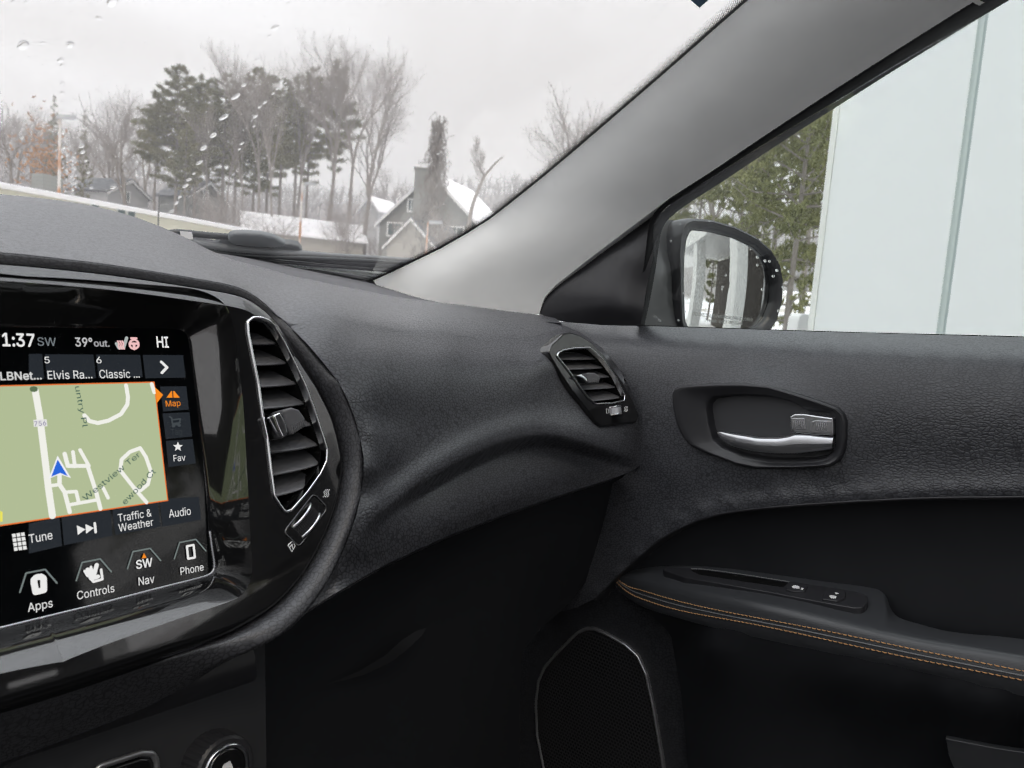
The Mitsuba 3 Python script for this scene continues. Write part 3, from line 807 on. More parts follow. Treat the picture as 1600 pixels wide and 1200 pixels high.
gh, _ = sheet([(505, 1072), (560, 1049), (602, 1024), (628, 1000), (650, 986), (668, 980), (660, 992), (640, 1012), (612, 1034), (570, 1054)], [(505, 1072, .462), (560, 1049, .458), (628, 1000, .447), (668, 980, .462), (640, 1012, .452), (612, 1034, .455), (570, 1054, .46)], 'Y', step=5)
add('dashboard__glove_box_handle', gh, 'm_soft_black', smooth=True)
# console below the screen
C_ = Frame(atY(300, 1100, 0.415), (1, 0, 0), (0, 0.22, 0.97))
cp_ = [(45, 1095), (200, 1046), (330, 1004), (414, 1008), (417, 1260), (45, 1260)]
cpts = C_.pts(cp_, 0.0); cpts[0, 0] = cpts[-1, 0] = (S.o[0] + UC) - C_.o[0]
con = cat([face(C_, Polygon(cpts).buffer(0), 0.0)])
side = cat([strips([C_.to3(C_.pts([(414, 1000), (417, 1260)], 0.0), 0.0), C_.to3(C_.pts([(414, 1000), (417, 1260)], 0.0), -0.15)])])
add('dashboard__console', cat([con, mirrored(con), side, mirrored(side)]), 'm_soft_black', label='dark lower console under the screen')
gr_ = C_.to3(C_.pts([(45, 1152), (130, 1126), (260, 1085), (400, 1040)], 0.003), 0.003); gr_[0, 0] = S.o[0] + UC
rows = [gr_ + C_.v * 0.016 + C_.n * -0.004, gr_ + C_.v * 0.006, gr_, gr_ - C_.v * 0.006, gr_ - C_.v * 0.012 - C_.n * 0.004]
add('dashboard__console_ridge', cat([strips(rows), mirrored(strips(rows))]), 'm_satin_black', smooth=True)
kc = C_.px(330, 1192, 0.0)
an = np.linspace(0, 2 * np.pi, 72, endpoint=False)
circ = np.stack([np.cos(an), np.sin(an)], 1)
DK = 'dashboard__control_knob'
note(DK, 'round black climate knob at the bottom of the console')
add(DK + '__grip', ring(C_, kc + circ * 0.020, [(0.0006 * (np.arange(72) % 2), 0.0), (0.0006 * (np.arange(72) % 2) - 0.0012, 0.017), (-0.0025, 0.0185), (-0.006, 0.0185)]), 'm_satin_black', smooth=30)
add(DK + '__cap', cat([slab(C_, kc + circ * 0.0125, 0.014, 0.0192, 0.0015)]), 'm_piano_black', smooth=40)
add(DK + '__chrome_ring', ring(C_, kc + circ * 0.0138, [(0.0012 * math.cos(a), 0.0186 + 0.0012 * math.sin(a)) for a in np.linspace(0, math.pi, 9)]), 'm_chrome', smooth=True)
add(DK + '__mark', face(C_, rounded(kc + np.array([(-.004, -.001), (.004, -.001), (.002, .005), (-.003, .004)]), .0006, 24), 0.0196), 'm_white_print')
bl = rounded(C_.pts([(150, 1200), (222, 1177), (240, 1178), (246, 1190), (246, 1235), (150, 1265)], 0.004), 0.004, 90)
BK = 'dashboard__console_button'
note(BK, 'black push button with silver rim beside the knob')
add(BK + '__rim', ring(C_, bl, [(0.0018 * math.cos(a), 0.003 + 0.0015 * math.sin(a)) for a in np.linspace(0, math.pi, 9)]), 'm_dark_metal', smooth=True)
add(BK + '__cap', slab(C_, rounded(bl - normals2(bl) * 0.003, 0.002, 80), -0.001, 0.003, 0.001), 'm_piano_black', smooth=40)
# ================================================================ PASSENGER DOOR
note('car_door', 'black leather-grain passenger door with silver handle, armrest with orange stitching and wet window', 'car door')
D = Frame(atX(1190, 660, 0.772), (0, -1, 0), (0, 0, 1))
hb_px = [(1049, 616), (1053, 607), (1062, 603), (1090, 600.5), (1120, 599), (1160, 599), (1200, 602.5), (1240, 614), (1280, 626.5), (1308, 637), (1318, 647), (1322, 662), (1321, 690), (1319, 704), (1312, 720), (1298, 729), (1275, 731.5), (1240, 733), (1180, 733), (1150, 727), (1100, 708), (1078, 697), (1066, 684), (1056, 662), (1050, 636)]
hb2 = rounded(D.pts(hb_px, 0.004), 0.003, 240)
ho_px = [(1103, 640), (1104, 630), (1112, 621), (1135, 617.5), (1160, 616), (1200, 618), (1230, 625), (1248, 634), (1258, 641), (1275, 642), (1290, 643.5), (1299, 647), (1303, 656), (1304, 680), (1303, 698), (1299, 708), (1290, 715), (1270, 719), (1235, 720), (1200, 719), (1160, 712), (1128, 700), (1113, 687), (1107, 665)]
ho2 = rounded(D.pts(ho_px, 0.0), 0.003, 240)

belt = [(872, 503), (940, 507), (1000, 509), (1150, 514), (1300, 519), (1450, 523), (1600, 527), (1780, 533)]
crl = [(1780, 766), (1600, 774), (1500, 775), (1400, 778), (1250, 787), (1150, 797), (1090, 811), (1030, 842), (990, 876), (958, 905), (930, 935)]
dl = [(900, 950), (860, 960), (850, 900), (880, 830), (930, 770), (975, 745), (985, 700), (975, 640), (940, 580), (905, 535), (878, 508)]
ctrl = []
def row(pts, vals):
    for (p, v) in zip(pts, vals if np.ndim(vals) else [vals] * len(pts)):
        ctrl.append((p[0], p[1], v))
def densify(pts, n):
    p = np.array(pts, float); L = np.r_[0, np.cumsum(np.linalg.norm(np.diff(p, axis=0), axis=1))]
    t = np.linspace(0, L[-1], n)
    return [(np.interp(a, L, p[:, 0]), np.interp(a, L, p[:, 1])) for a in t]
bd = densify(belt, 18)
row(bd, 0.832)
row([(x, y + 14) for x, y in bd], 0.812)
row([(x, y + 32) for x, y in bd], 0.797)
row([(x, y + 58) for x, y in bd], 0.787)
row([(x, 610) for x in (960, 1020, 1360, 1480, 1600, 1780)], 0.780)
row([(x, 690) for x in (1010, 1030, 1350, 1480, 1600, 1780)], 0.776)
row([(1190, 590), (1060, 745), (1190, 748), (1300, 740)], 0.7745)
cd = densify(crl, 22)
row([(x + 3, y - 24) for x, y in cd], 0.777)
row([(x + 1, y - 8) for x, y in cd], 0.7745)
row(cd, 0.7765)
row([(900, 620), (950, 700), (930, 800), (905, 860), (860, 900)], 0.79)
door_px = belt + crl + dl
panel, pu = sheet(door_px, ctrl, 'X', step=6.0, holes=[xf_px(D.to3(Polygon(hb2).buffer(-0.0008).exterior.coords, 0.0))], smooth_=0.000002)
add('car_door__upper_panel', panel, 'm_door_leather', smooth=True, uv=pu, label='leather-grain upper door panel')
# belt: from the panel's upper edge out to the glass, with the rubber seal
bl3 = spline([atX(x, y, 0.832) for x, y in belt], 60)
add('car_door__window_seal', strips([bl3, bl3 + [0.004, 0, 0.001], bl3 + [0.010, 0, -0.004], bl3 + [0.03, 0, -0.02]]), 'm_seam_black', smooth=True)
# crease returns outwards into the insert
cr3 = spline([atX(x, y, 0.7765) for x, y in crl], 80)
add('car_door__panel_edge', strips([cr3 + [0.0015, 0, 0.0004], cr3 + [-0.0006, 0, -0.0010], cr3 + [0.0004, 0, -0.0032], cr3 + [0.006, 0, -0.0045], cr3 + [0.03, 0, -0.006]]), 'm_satin_black', smooth=True)

# ---- handle
HK = 'car_door__handle'
note(HK, 'satin silver inner door handle in a black oval bezel')


def by_angle(loop, c, n=240):
    g = Polygon(loop).exterior
    out = []
    for a in np.linspace(-math.pi, math.pi, n, endpoint=False):
        e = LineString([c, (c[0] + math.cos(a), c[1] + math.sin(a))]).intersection(g)
        q = e if e.geom_type == 'Point' else max(e.geoms, key=lambda z: math.hypot(z.x - c[0], z.y - c[1]))
        out.append((q.x, q.y))
    return np.array(out)


hc = D.px(1195, 668, 0.0)
L0, L1 = by_angle(hb2, hc), by_angle(ho2, hc)
def mixl(t): return L0 * (1 - t) + L1 * t
def offl(loop, o): return loop - normals2(loop) * o
hrows = [(offl(L0, -0.0003), -0.012), (L0, 0.001), (offl(L0, 0.0007), 0.0030), (offl(L0, 0.0022), 0.0042)]
hrows += [(offl(L0, 0.0022) * (1 - t) + offl(L1, -0.0026) * t, 0.0042 - 0.0050 * t ** 1.3) for t in (0.2, 0.4, 0.6, 0.8, 1.0)]
hrows += [(offl(L1, -0.0008), -0.0016), (offl(L1, 0.0), -0.0035), (offl(L1, 0.0010), -0.008), (offl(L1, 0.0022), -0.015)]
v = np.vstack([D.to3(p, q) for p, q in hrows])
add(HK + '__bezel', trimesh.Trimesh(v, grid_faces(len(hrows), len(L0), True), process=False), 'm_satin_black', smooth=50)
add(HK + '__recess', face(D, Polygon(L1).buffer(-0.0015), -0.0135), mat('recess', prin((0.050, 0.051, 0.055), 0.55)))
# lever: an elliptic section that grows from the tip to the hub
st = np.array([(1117.5, 676, 677.5), (1121, 674.5, 682.5), (1130, 675.5, 690.5), (1145, 677.5, 698), (1165, 680, 703), (1190, 683, 707), (1212, 683, 709), (1228, 681, 709.5), (1243, 677.5, 709.5), (1260, 678, 708), (1280, 680, 706), (1301, 682, 703)])
xs = np.linspace(st[0, 0], st[-1, 0], 60)
tp, bt_ = PchipInterpolator(st[:, 0], st[:, 1])(xs), PchipInterpolator(st[:, 0], st[:, 2])(xs)
a = D.pts(np.stack([xs, tp], 1), 0.002); b = D.pts(np.stack([xs, bt_], 1), 0.002)
c_ = (a + b) / 2; hv = np.abs(a[:, 1] - b[:, 1]) / 2
hd = np.interp(xs, [1117, 1125, 1150, 1220, 1301], [0.001, 0.003, 0.0055, 0.007, 0.0065])
hx = np.interp(xs, [1117, 1180, 1240, 1301], [-0.004, 0.0005, -0.001, -0.003])
rows = []
for q in np.linspace(0, 2 * math.pi, 21):
    e = lambda z, p=0.75: np.sign(z) * abs(z) ** p
    rows.append(D.to3(np.stack([c_[:, 0], c_[:, 1] + hv * e(math.sin(q))], 1), hx + hd * e(math.cos(q))))
add(HK + '__lever', strips(rows), 'm_satin_silver', smooth=50, label='curved satin silver pull lever')
rk = rounded(D.pts([(1233.5, 651), (1241, 646.5), (1256, 646.5), (1276, 649.5), (1301.5, 653), (1302, 680.5), (1268, 679), (1245, 676.5), (1235, 673)], 0.004), 0.0012, 100)
add(HK + '__lock_block', slab(D, rk, -0.014, 0.0035, 0.0016), 'm_satin_silver', smooth=40, label='silver rocking lock block with two ribbed pads')
for q in ([(1235.5, 653.5), (1257, 653), (1259, 672), (1237, 671)], [(1268, 659), (1273, 657), (1300, 657.5), (1300.5, 677), (1266, 676)]):
    pk = number(HK + '__lock_pad')
    add(pk, slab(D, rounded(D.pts(q, 0.004), 0.001, 60), 0.003, 0.0043, 0.0006), 'm_dark_metal', smooth=40)
    q = np.array(q)
    x0, x1 = q[:, 0].min() + 4, q[:, 0].max() - 3
for x0 in (1239, 1275):
    rb = [tube(D.to3(D.pts([(x0 + 3.1 * i, 655.5 + 0.1 * (x0 - 1239)), (x0 + 1.6 + 3.1 * i, 670 + 0.1 * (x0 - 1239))], 0.0044), 0.0044), 0.0006, 6) for i in range(6)]
    add(HK + '__lock_rib', cat(rb), 'm_satin_silver', smooth=True, kind='stuff')

# ---- insert between crease and armrest
ins = [(1780, 770), (1600, 776), (1500, 777), (1400, 780), (1250, 789), (1150, 799), (1090, 813), (1030, 844), (990, 878), (950, 912), (990, 935), (1200, 960), (1400, 1010), (1600, 1050), (1780, 1090)]
ctrl = []
row(densify(ins[:10], 16), 0.800)
row([(1150, 860), (1300, 850), (1450, 850), (1600, 850), (1780, 850)], 0.808)
row([(1060, 900), (1300, 930), (1450, 950), (1600, 960), (1780, 960)], 0.806)
row([(1200, 960), (1400, 1010), (1600, 1050), (1780, 1090), (990, 935)], 0.806)
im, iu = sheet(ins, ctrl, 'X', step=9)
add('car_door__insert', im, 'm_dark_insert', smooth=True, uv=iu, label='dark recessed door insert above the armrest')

# ---- armrest
AR = 'car_door__armrest'
note(AR, 'padded door armrest edged with double orange stitching')
top = [(957, 905), (968, 897), (990, 890), (1030, 885), (1082, 884), (1150, 890), (1240, 902), (1320, 913), (1372, 921), (1384, 928), (1386, 944), (1397, 960), (1425, 973), (1470, 984), (1520, 991), (1560, 992), (1600, 984), (1780, 1010)]
bot = [(1780, 1128), (1600, 1088), (1440, 1050), (1300, 1021), (1200, 1000), (1100, 977), (1040, 960), (1000, 946), (975, 930), (962, 915)]
st_up = [(962, 903), (980, 915.5), (1000, 921.7), (1044, 935), (1110, 951), (1176, 964), (1247.5, 977.5), (1330, 994), (1440, 1017), (1600, 1049), (1780, 1088)]
st_lo = [(960, 906), (978, 923), (1000, 934.5), (1055, 952), (1137, 968), (1220, 984), (1302, 1002), (1440, 1031.7), (1600, 1063.5), (1780, 1104)]
SX = PchipInterpolator([955, 1000, 1100, 1250, 1440, 1600, 1800], [.800, .768, .736, .714, .707, .706, .706])
sh = [(966, 900), (1000, 906), (1082, 922), (1160, 936), (1247, 950), (1340, 972), (1440, 994), (1520, 1008), (1600, 1022), (1780, 1060)]
swp = [(1033, 889.5), (1045, 887), (1082, 887.5), (1160, 897), (1234, 908), (1300, 918), (1344, 925.5), (1355, 931), (1356, 941), (1348, 949), (1336, 950), (1310, 946), (1200, 925), (1120, 911), (1069, 902)]
XS_ = np.array([958, 975, 1000, 1040, 1080, 1130, 1190, 1250, 1310, 1350, 1372, 1384, 1392, 1405, 1440, 1480, 1520, 1560, 1600, 1690, 1780], float)
def yl(pts): return PchipInterpolator([p[0] for p in pts], [p[1] for p in pts])(np.clip(XS_, pts[0][0], pts[-1][0]))
ytop = yl([(957, 904), (968, 897), (990, 890), (1030, 885), (1082, 884), (1150, 890), (1240, 902), (1320, 913), (1372, 921), (1384, 930), (1392, 952), (1405, 965), (1440, 976), (1480, 986), (1520, 991), (1560, 994), (1600, 999), (1690, 1015), (1780, 1034)])
ysh, yup, ylo = yl(sh), yl(st_up), yl(st_lo)
ybot = yl([(957, 910), (975, 930), (1000, 946), (1040, 960), (1100, 977), (1200, 1000), (1300, 1021), (1440, 1050), (1600, 1088), (1780, 1128)])
xt = np.interp(XS_, [958, 1000, 1372, 1384, 1405, 1480, 1600, 1780], [.801, .803, .800, .790, .778, .766, .760, .760])
dsh = np.interp(XS_, [958, 1000, 1250, 1600], [.001, .004, .012, .010])
xs_s = SX(XS_)
def rowpts(y, X): return np.array([atX(x, yy, XX) for x, yy, XX in zip(XS_, y, X)])
arows = [rowpts(ytop, xt + .012) - [0, 0, .012], rowpts(ytop, xt), rowpts(.6 * ytop + .4 * ysh, .58 * xt + .42 * (xs_s + dsh) - .002), rowpts(.25 * ytop + .75 * ysh, .25 * xt + .75 * (xs_s + dsh) - .0015), rowpts(ysh, xs_s + dsh), rowpts(.5 * ysh + .5 * yup, xs_s + dsh * .25), rowpts(yup, xs_s), rowpts(ylo, xs_s - .0015), rowpts(ybot, xs_s + .002)]
for r_ in (1, 2, 3, 4, 5):
    pass
arm, au = patch(arows, 70, 260)
add(AR + '__pad', arm, 'm_soft_leather', smooth=True, uv=au)
_rows = np.array(arows)
def _xarm(px, py):
    """X of the armrest under a photo point, from the control rows."""
    ys = np.array([PchipInterpolator(XS_, y)(np.clip(px, XS_[0], XS_[-1])) for y in (ytop, .6 * ytop + .4 * ysh, .25 * ytop + .75 * ysh, ysh, .5 * ysh + .5 * yup, yup, ylo, ybot)])
    vs = np.array([PchipInterpolator(XS_, np.array(r)[:, 0])(np.clip(px, XS_[0], XS_[-1])) for r in arows[1:]])
    return float(np.interp(py, ys, vs))


def on_arm(px, py, lift=0.0):
    return atX(px, py, _xarm(px, py) - lift)


up3 = spline([on_arm(x, y, .0010) for x, y in st_up], 600); lo3 = spline([on_arm(x, y, .0010) for x, y in st_lo], 600)
for nm, c3 in (('upper', up3), ('lower', lo3)):
    L = np.r_[0, np.cumsum(np.linalg.norm(np.diff(c3, axis=0), axis=1))]
    ss = []
    for s_ in np.arange(0.001, L[-1] - 0.004, 0.0047):
        q = np.array([[np.interp(s_ + k, L, c3[:, i]) for i in range(3)] for k in (0, .0008, .0018, .0028, .0036)])
        q[:, 2] += np.array([.0002, .0001, 0, -.0001, -.0002]); q[:, 0] += np.array([.0008, 0, -.0003, 0, .0008])
        ss.append(tube(q, [.0004, .00062, .00066, .00062, .0004], 5))
    add(AR + '__stitching', cat(ss), 'm_orange_thread', smooth=True, kind='stuff', label=f'{nm} row of orange stitches along the armrest')
mid = [((a_[0] + b_[0]) / 2, (a_[1] + b_[1]) / 2) for a_, b_ in zip(densify(st_up, 30), densify(st_lo, 30))]
add(AR + '__piping', tube(spline([on_arm(x, y, .0004) for x, y in mid], 160), 0.0007, 6), 'm_grey_piping', smooth=True, label='thin grey seam between the stitch rows')
# switch panel on the armrest's top
pA = np.array([on_arm(*p) for p in ((1080, 898), (1320, 915), (1330, 940), (1150, 915), (1240, 925))])
ce = pA.mean(0); nrm = np.linalg.svd(pA - ce)[2][2]; nrm = nrm if nrm[2] > 0 else -nrm
A = Frame(ce, np.cross([1, 0, 0], nrm) * (1 if np.cross([1, 0, 0], nrm)[1] < 0 else -1), np.cross(nrm, np.cross([1, 0, 0], nrm)) * (1 if np.cross([1, 0, 0], nrm)[1] < 0 else -1))
SWK = AR + '__switch_panel'
swl = rounded(A.pts(swp, 0.003), 0.003, 160)
add(SWK, cat([slab(A, swl, -0.02, 0.0032, 0.0012)]), 'm_satin_black', smooth=40, label='black window switch panel sunk in the armrest')
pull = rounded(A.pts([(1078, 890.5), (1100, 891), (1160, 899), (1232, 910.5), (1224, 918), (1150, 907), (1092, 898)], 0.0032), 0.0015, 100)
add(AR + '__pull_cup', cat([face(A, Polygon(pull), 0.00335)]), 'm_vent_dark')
ed = A.to3(A.pts([(1080, 888.5), (1100, 889.5), (1160, 897.5), (1233, 909)], 0.0036), 0.0036)
add(AR + '__pull_cup_edge', tube(spline(ed, 40), 0.0006, 6), 'm_grey_piping', smooth=True)
for nm, q in (('window_switch', [(1230, 914), (1244, 912), (1262, 915), (1258, 923), (1240, 924), (1228, 921)]), ('lock_switch', [(1290, 920), (1322, 924), (1320, 934), (1308, 939.5), (1284, 936)])):
    add(f'{AR}__{nm}', slab(A, rounded(A.pts(q, 0.005), 0.0012, 50), 0.003, 0.0054, 0.0012), 'm_satin_black', smooth=40)
mk = [cat([face(A, rounded(A.pts([(1237, 916), (1242, 914), (1249, 916), (1249, 920), (1239, 919)], .0057), .0004, 24), .0057), face(A, A.pts([(1252, 918), (1256, 919), (1254, 922), (1251, 921)], .0057), .0057)]),
      cat([face(A, rounded(A.pts([(1295, 931), (1299, 929.5), (1307, 931.5), (1306, 935), (1299, 935)], .0057), .0004, 24), .0057), face(A, A.pts([(1304, 925.5), (1309, 926), (1311, 928), (1306, 928.5)], .0057), .0057)])]
for m_ in mk:
    add(AR + '__switch_mark', m_, 'm_white_print')

# ---- lower door
low = [(955, 905), (975, 930), (1000, 944), (1100, 974), (1200, 997), (1300, 1018), (1440, 1047), (1600, 1085), (1780, 1125), (1780, 1290), (1070, 1290), (1066, 1180), (1060, 1080), (1045, 985), (1000, 950)]
low = [(1002, 946), (1100, 974), (1200, 997), (1300, 1018), (1440, 1047), (1600, 1085), (1780, 1125), (1780, 1290), (1080, 1290), (1074, 1180), (1064, 1080), (1048, 990)]
ctrl = []
row(densify(low[:7], 14), [SX(p[0]) + 0.002 for p in densify(low[:7], 14)])
row([(x, y + 40) for x, y in densify(low[1:7], 10)], [SX(p[0]) + 0.006 for p in densify(low[1:7], 10)])
row([(1140, 1080), (1300, 1110), (1450, 1130), (1600, 1150), (1780, 1180)], .745)
row([(1080, 1290), (1300, 1290), (1600, 1290), (1780, 1290)], .765)
row([(1074, 1180), (1064, 1080), (1050, 1000)], .790)
row([(1100, 1180), (1092, 1080), (1078, 1010)], .772)
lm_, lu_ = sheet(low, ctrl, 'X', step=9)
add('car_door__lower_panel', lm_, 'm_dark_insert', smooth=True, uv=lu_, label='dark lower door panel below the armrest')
tp_ = np.linspace(0, 1, 40)[:, None] ** .5
mp = spline([atX(x, y, .740) for x, y in ((1478, 1153), (1520, 1161), (1570, 1170), (1620, 1177), (1700, 1190))], 40)
add('car_door__map_pocket', strips([mp + [.003, 0, .0012], mp + [-.001, 0, .0006], mp + [-.002, 0, -.001], mp + tp_ * [.001, -.002, -.02], mp + tp_ * [.006, -.01, -.10]]), 'm_soft_leather', smooth=True)
spk = [(770, 1040), (840, 965), (905, 895), (945, 895), (962, 912), (1004, 948), (1048, 990), (1064, 1080), (1074, 1180), (1080, 1290), (770, 1290)]
ctrl = [(x, y, .800) for x, y in spk]
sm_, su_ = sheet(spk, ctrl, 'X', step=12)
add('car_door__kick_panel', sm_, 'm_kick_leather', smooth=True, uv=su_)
K = Frame(atX(930, 1100, .798), (0, -1, 0), (0, 0, 1))
rg = [(838, 1150), (836, 1100), (840, 1065), (850, 1043), (868, 1022), (900, 990), (912, 984), (925, 983), (945, 991), (975, 1008), (995, 1026), (1008, 1055), (1020, 1110), (1032, 1180), (1042, 1250), (1010, 1290), (870, 1280), (848, 1200)]
rl = rounded(K.pts(rg, 0.003), 0.012, 240)
SPK = 'car_door__speaker'
note(SPK, 'speaker grille with thin silver trim low on the door')
add(SPK + '__trim_ring', ring(K, rl, [(0.0020, -0.002), (0.0020, 0.0012), (0.0012, 0.0026), (0, 0.0031), (-0.0012, 0.0026), (-0.002, 0.0012), (-0.002, -0.002)]), 'm_dark_metal', smooth=50, label='thin silver trim ring')


def grille(p, n, uv):
    x, y = p.y / 0.0045, p.z / 0.0045
    row_ = dr.floor(y)
    fx = x + 0.5 * (row_ - 2 * dr.floor(row_ / 2)) - dr.floor(x + 0.5 * (row_ - 2 * dr.floor(row_ / 2))) - 0.5
    fy = y - row_ - 0.5
    return mikit.mix((0.022, 0.022, 0.024), (0.002, 0.002, 0.002), mikit.smoothstep(0.42, 0.30, dr.sqrt(fx * fx + fy * fy)))


mat('grille', prin(mikit.proc(grille), 0.5))
add(SPK + '__mesh', face(K, Polygon(rl).buffer(-0.001), 0.001), 'm_grille')

# ---- sail panel (mirror triangle) and door frame
sail = [(838, 487), (846, 468), (862, 448), (915, 408), (965, 368), (1005, 338), (1034, 330), (1021, 400), (1010, 450), (1001, 509), (975, 509), (940, 508), (895, 504), (862, 500)]
ctrl = [(x, y, .806) for x, y in sail] + [(930, 450, .792), (960, 430, .791), (985, 400, .794), (900, 470, .797), (940, 480, .790), (985, 450, .794), (975, 490, .792)]
sl, su = sheet(sail, ctrl, 'X', step=6)
add('car_door__mirror_cover', sl, 'm_satin_black', smooth=True, label='smooth black triangular cover behind the mirror')
# seal strip that follows the window's upper edge
we = [(999, 511), (1008, 470), (1020, 400), (1029, 352), (1042, 336), (1062, 320), (1120, 282), (1200, 228), (1300, 163), (1400, 99), (1500, 37), (1580, -12), (1700, -85)]
pil_in = [(990, 506), (998, 460), (1008, 400), (1016, 345), (1030, 324), (1052, 306), (1110, 269), (1190, 215), (1290, 149), (1390, 85), (1490, 22), (1570, -27), (1690, -100)]
XW = lambda y: float(np.interp(y, [-100, 0, 160, 330, 530], [.700, .716, .752, .796, .832]))
a3 = spline([atX(x, y, XW(y)) for x, y in we], 90); b3 = spline([atX(x, y, XW(y) - .012) for x, y in pil_in], 90)
add('car_door__window_frame', strips([a3 + [.012, 0, 0], a3, (a3 + b3) / 2 - [.004, 0, 0], b3, b3 + [.03, .01, .01]]), 'm_seam_black', smooth=35, label='black window frame and seal')

# ---- window glass with drops
gw = np.array([atX(x, y, XW(y) + .006) for x, y in ((985, 540), (1026, 335), (1062, 312), (1300, 155), (1580, -20), (1780, -140), (1900, -140), (1900, 560), (1450, 545))])
ctr = gw.mean(0)
nn = np.linalg.svd(gw - ctr)[2][2]; nn = nn if nn[0] < 0 else -nn
G = Frame(ctr, (0, -1, 0), np.cross(nn, (0, -1, 0)))
gp2 = np.stack([(gw - ctr) @ G.u, (gw - ctr) @ G.v], 1)
WGL = 'car_door__side_window'
add(WGL, face(G, Polygon(gp2).convex_hull, 0.0), 'm_side_glass', label='side window speckled with rain drops')
rng = random.Random(7)
DROP = trimesh.creation.icosphere(2)


def drop(fr, px, py, r_px, asp=1.0, ang=0.0, h=-0.0003, side=-1, vs=1.0):
    uv = fr.px(px, py, 0.0)
    r = r_px / FPX * np.linalg.norm(fr.to3(uv) - EYE) * 0.98
    v = np.array(DROP.vertices)
    n_ = meshkit.noise(v * 1.7 + np.array([px, py, r_px]), 3)[:, None] * 0.25 + 0.88
    v = v * n_
    v[:, 2] = np.where(v[:, 2] > 0, v[:, 2] * 0.55, v[:, 2] * 0.10)
    v[:, 0] *= asp
    c, s_ = math.cos(ang), math.sin(ang)
    v = np.stack([v[:, 0] * c - v[:, 1] * s_, v[:, 0] * s_ + v[:, 1] * c, v[:, 2]], 1) * r
    v[:, 1] *= vs
    w = fr.to3(uv + v[:, :2], h + side * (0.10 * r + v[:, 2]))
    return trimesh.Trimesh(w, DROP.faces[:, ::-1] if side < 0 else DROP.faces, process=False)


big = [(1108, 345.5, 2.2), (1115, 401.5, 2.6), (1128, 452, 2), (1129, 448, 2.2), (1134, 430, 2.2), (1183, 402, 3), (1195, 407.5, 3.2), (1202, 408, 2.6), (1183, 414, 2.6), (1213.5, 422.5, 3), (1208, 431.5, 3.2), (1226, 418, 2.6), (1232.5, 424.5, 2.8), (1223, 448.5, 3), (1191, 452, 3),
       (1216, 485.5, 2.6), (1257, 481, 3.2), (1246, 486, 2.6), (1222, 507, 2.2), (1151, 515, 2.2), (1024, 495, 3.2), (1030, 500.5, 3), (1068, 458, 2), (1070, 487, 2.2), (1060, 500.5, 2), (1092, 442, 2.4), (1274, 436, 2), (1276, 455, 2), (1276, 480, 2), (1048, 376, 2), (1062, 350, 2), (1092, 384, 2),
       (1385, 147, 2.5), (1461, 189, 2.6), (1332, 261, 2.2), (1400, 249, 1.6), (1375, 334, 2), (1501, 290, 1.8), (1436, 437, 2.4), (1598, 413, 1.4), (1368, 386, 1.4), (1034, 418, 1.5), (1152, 440, 2), (1156, 455, 2), (1090, 470, 1.6)]
small = [(rng.uniform(1020, 1590), rng.uniform(60, 515), rng.uniform(0.6, 1.2)) for _ in range(60)]
small = [s_ for s_ in small if s_[1] > np.interp(s_[0], [q[0] for q in we[2:]], [q[1] for q in we[2:]]) + 6]
add('car_door__raindrops', cat([drop(G, x, y, r * 0.74, rng.uniform(.85, 1.2), rng.uniform(0, 3)) for x, y, r in big + small]), 'm_water', smooth=True, kind='stuff', label='rain drops scattered over the side window')
# ================================================================ WINDSHIELD, PILLAR, WIPER, CAR BODY
W0 = atY(580, 437, 0.92)
W1 = atY(1165, 0, 0.302)
# the screen is a plane through the cowl (a lateral line) and the pillar's upper end
dz = (W1[2] - W0[2]) / (W1[1] - W0[1])
W = Frame(W0, (1, 0, 0), (0, -1, -dz) if dz > 0 else (0, -1, -dz))
W = Frame(W0, (1, 0, 0), unit((0, -1.0, -dz)))
if W.n @ (EYE - W0) < 0:
    W.n = -W.n
note('windshield', 'rain-spotted windshield with dotted black border along the pillar', 'windshield')
gl = np.array([(-1.75, -0.12), (0.10, -0.12), (0.10, 0.02), (0.0, 0.80), (-1.60, 0.80)])
add('windshield__glass', face(W, Polygon(gl), 0.0), 'm_window_glass')
edge_px = [(470, 478), (530, 456), (583, 437), (616, 422), (650, 405.5), (690, 386), (730, 363), (765, 341), (800, 314), (850, 274), (900, 232), (950, 189), (1000, 146), (1060, 94), (1120, 41), (1180, -11), (1260, -82), (1400, -200)]
e2 = spline(W.pts(edge_px, 0.0), 400)
en_ = open_normals(e2)
if (W.to3(e2 + en_ * 0.01)[:, 0] < W.to3(e2)[:, 0]).mean() > 0.5:
    pass
else:
    en_ = -en_                                    # towards the glass's middle
FRIT = [W.to3(e2 + en_ * o, 0.0006) for o in (0.0045, -0.03)]
add('windshield__frit_band', strips(FRIT), 'm_seam_black', label='black border band beside the pillar')
dots = []
Ls = np.r_[0, np.cumsum(np.linalg.norm(np.diff(e2, axis=0), axis=1))]
ang = np.arange(6) * np.pi / 3
for r_ in range(9):
    o = 0.0052 + 0.00165 * r_
    rad = 0.00100 - 0.000085 * r_
    for s_ in np.arange(0.0, Ls[-1], 0.0019):
        s2 = s_ + 0.00095 * (r_ % 2)
        c = np.array([np.interp(s2, Ls, e2[:, 0]), np.interp(s2, Ls, e2[:, 1])])
        nv = np.array([np.interp(s2, Ls, en_[:, 0]), np.interp(s2, Ls, en_[:, 1])])
        dots.append(c + nv * o + rad * np.stack([np.cos(ang), np.sin(ang)], 1))
dv = np.array(dots); nd = len(dv)
vv = W.to3(dv.reshape(-1, 2), np.full(nd * 6, 0.0006))
ff = (np.arange(nd)[:, None, None] * 6 + np.array([[0, 1, 2], [0, 2, 3], [0, 3, 4], [0, 4, 5]])[None]).reshape(-1, 3)
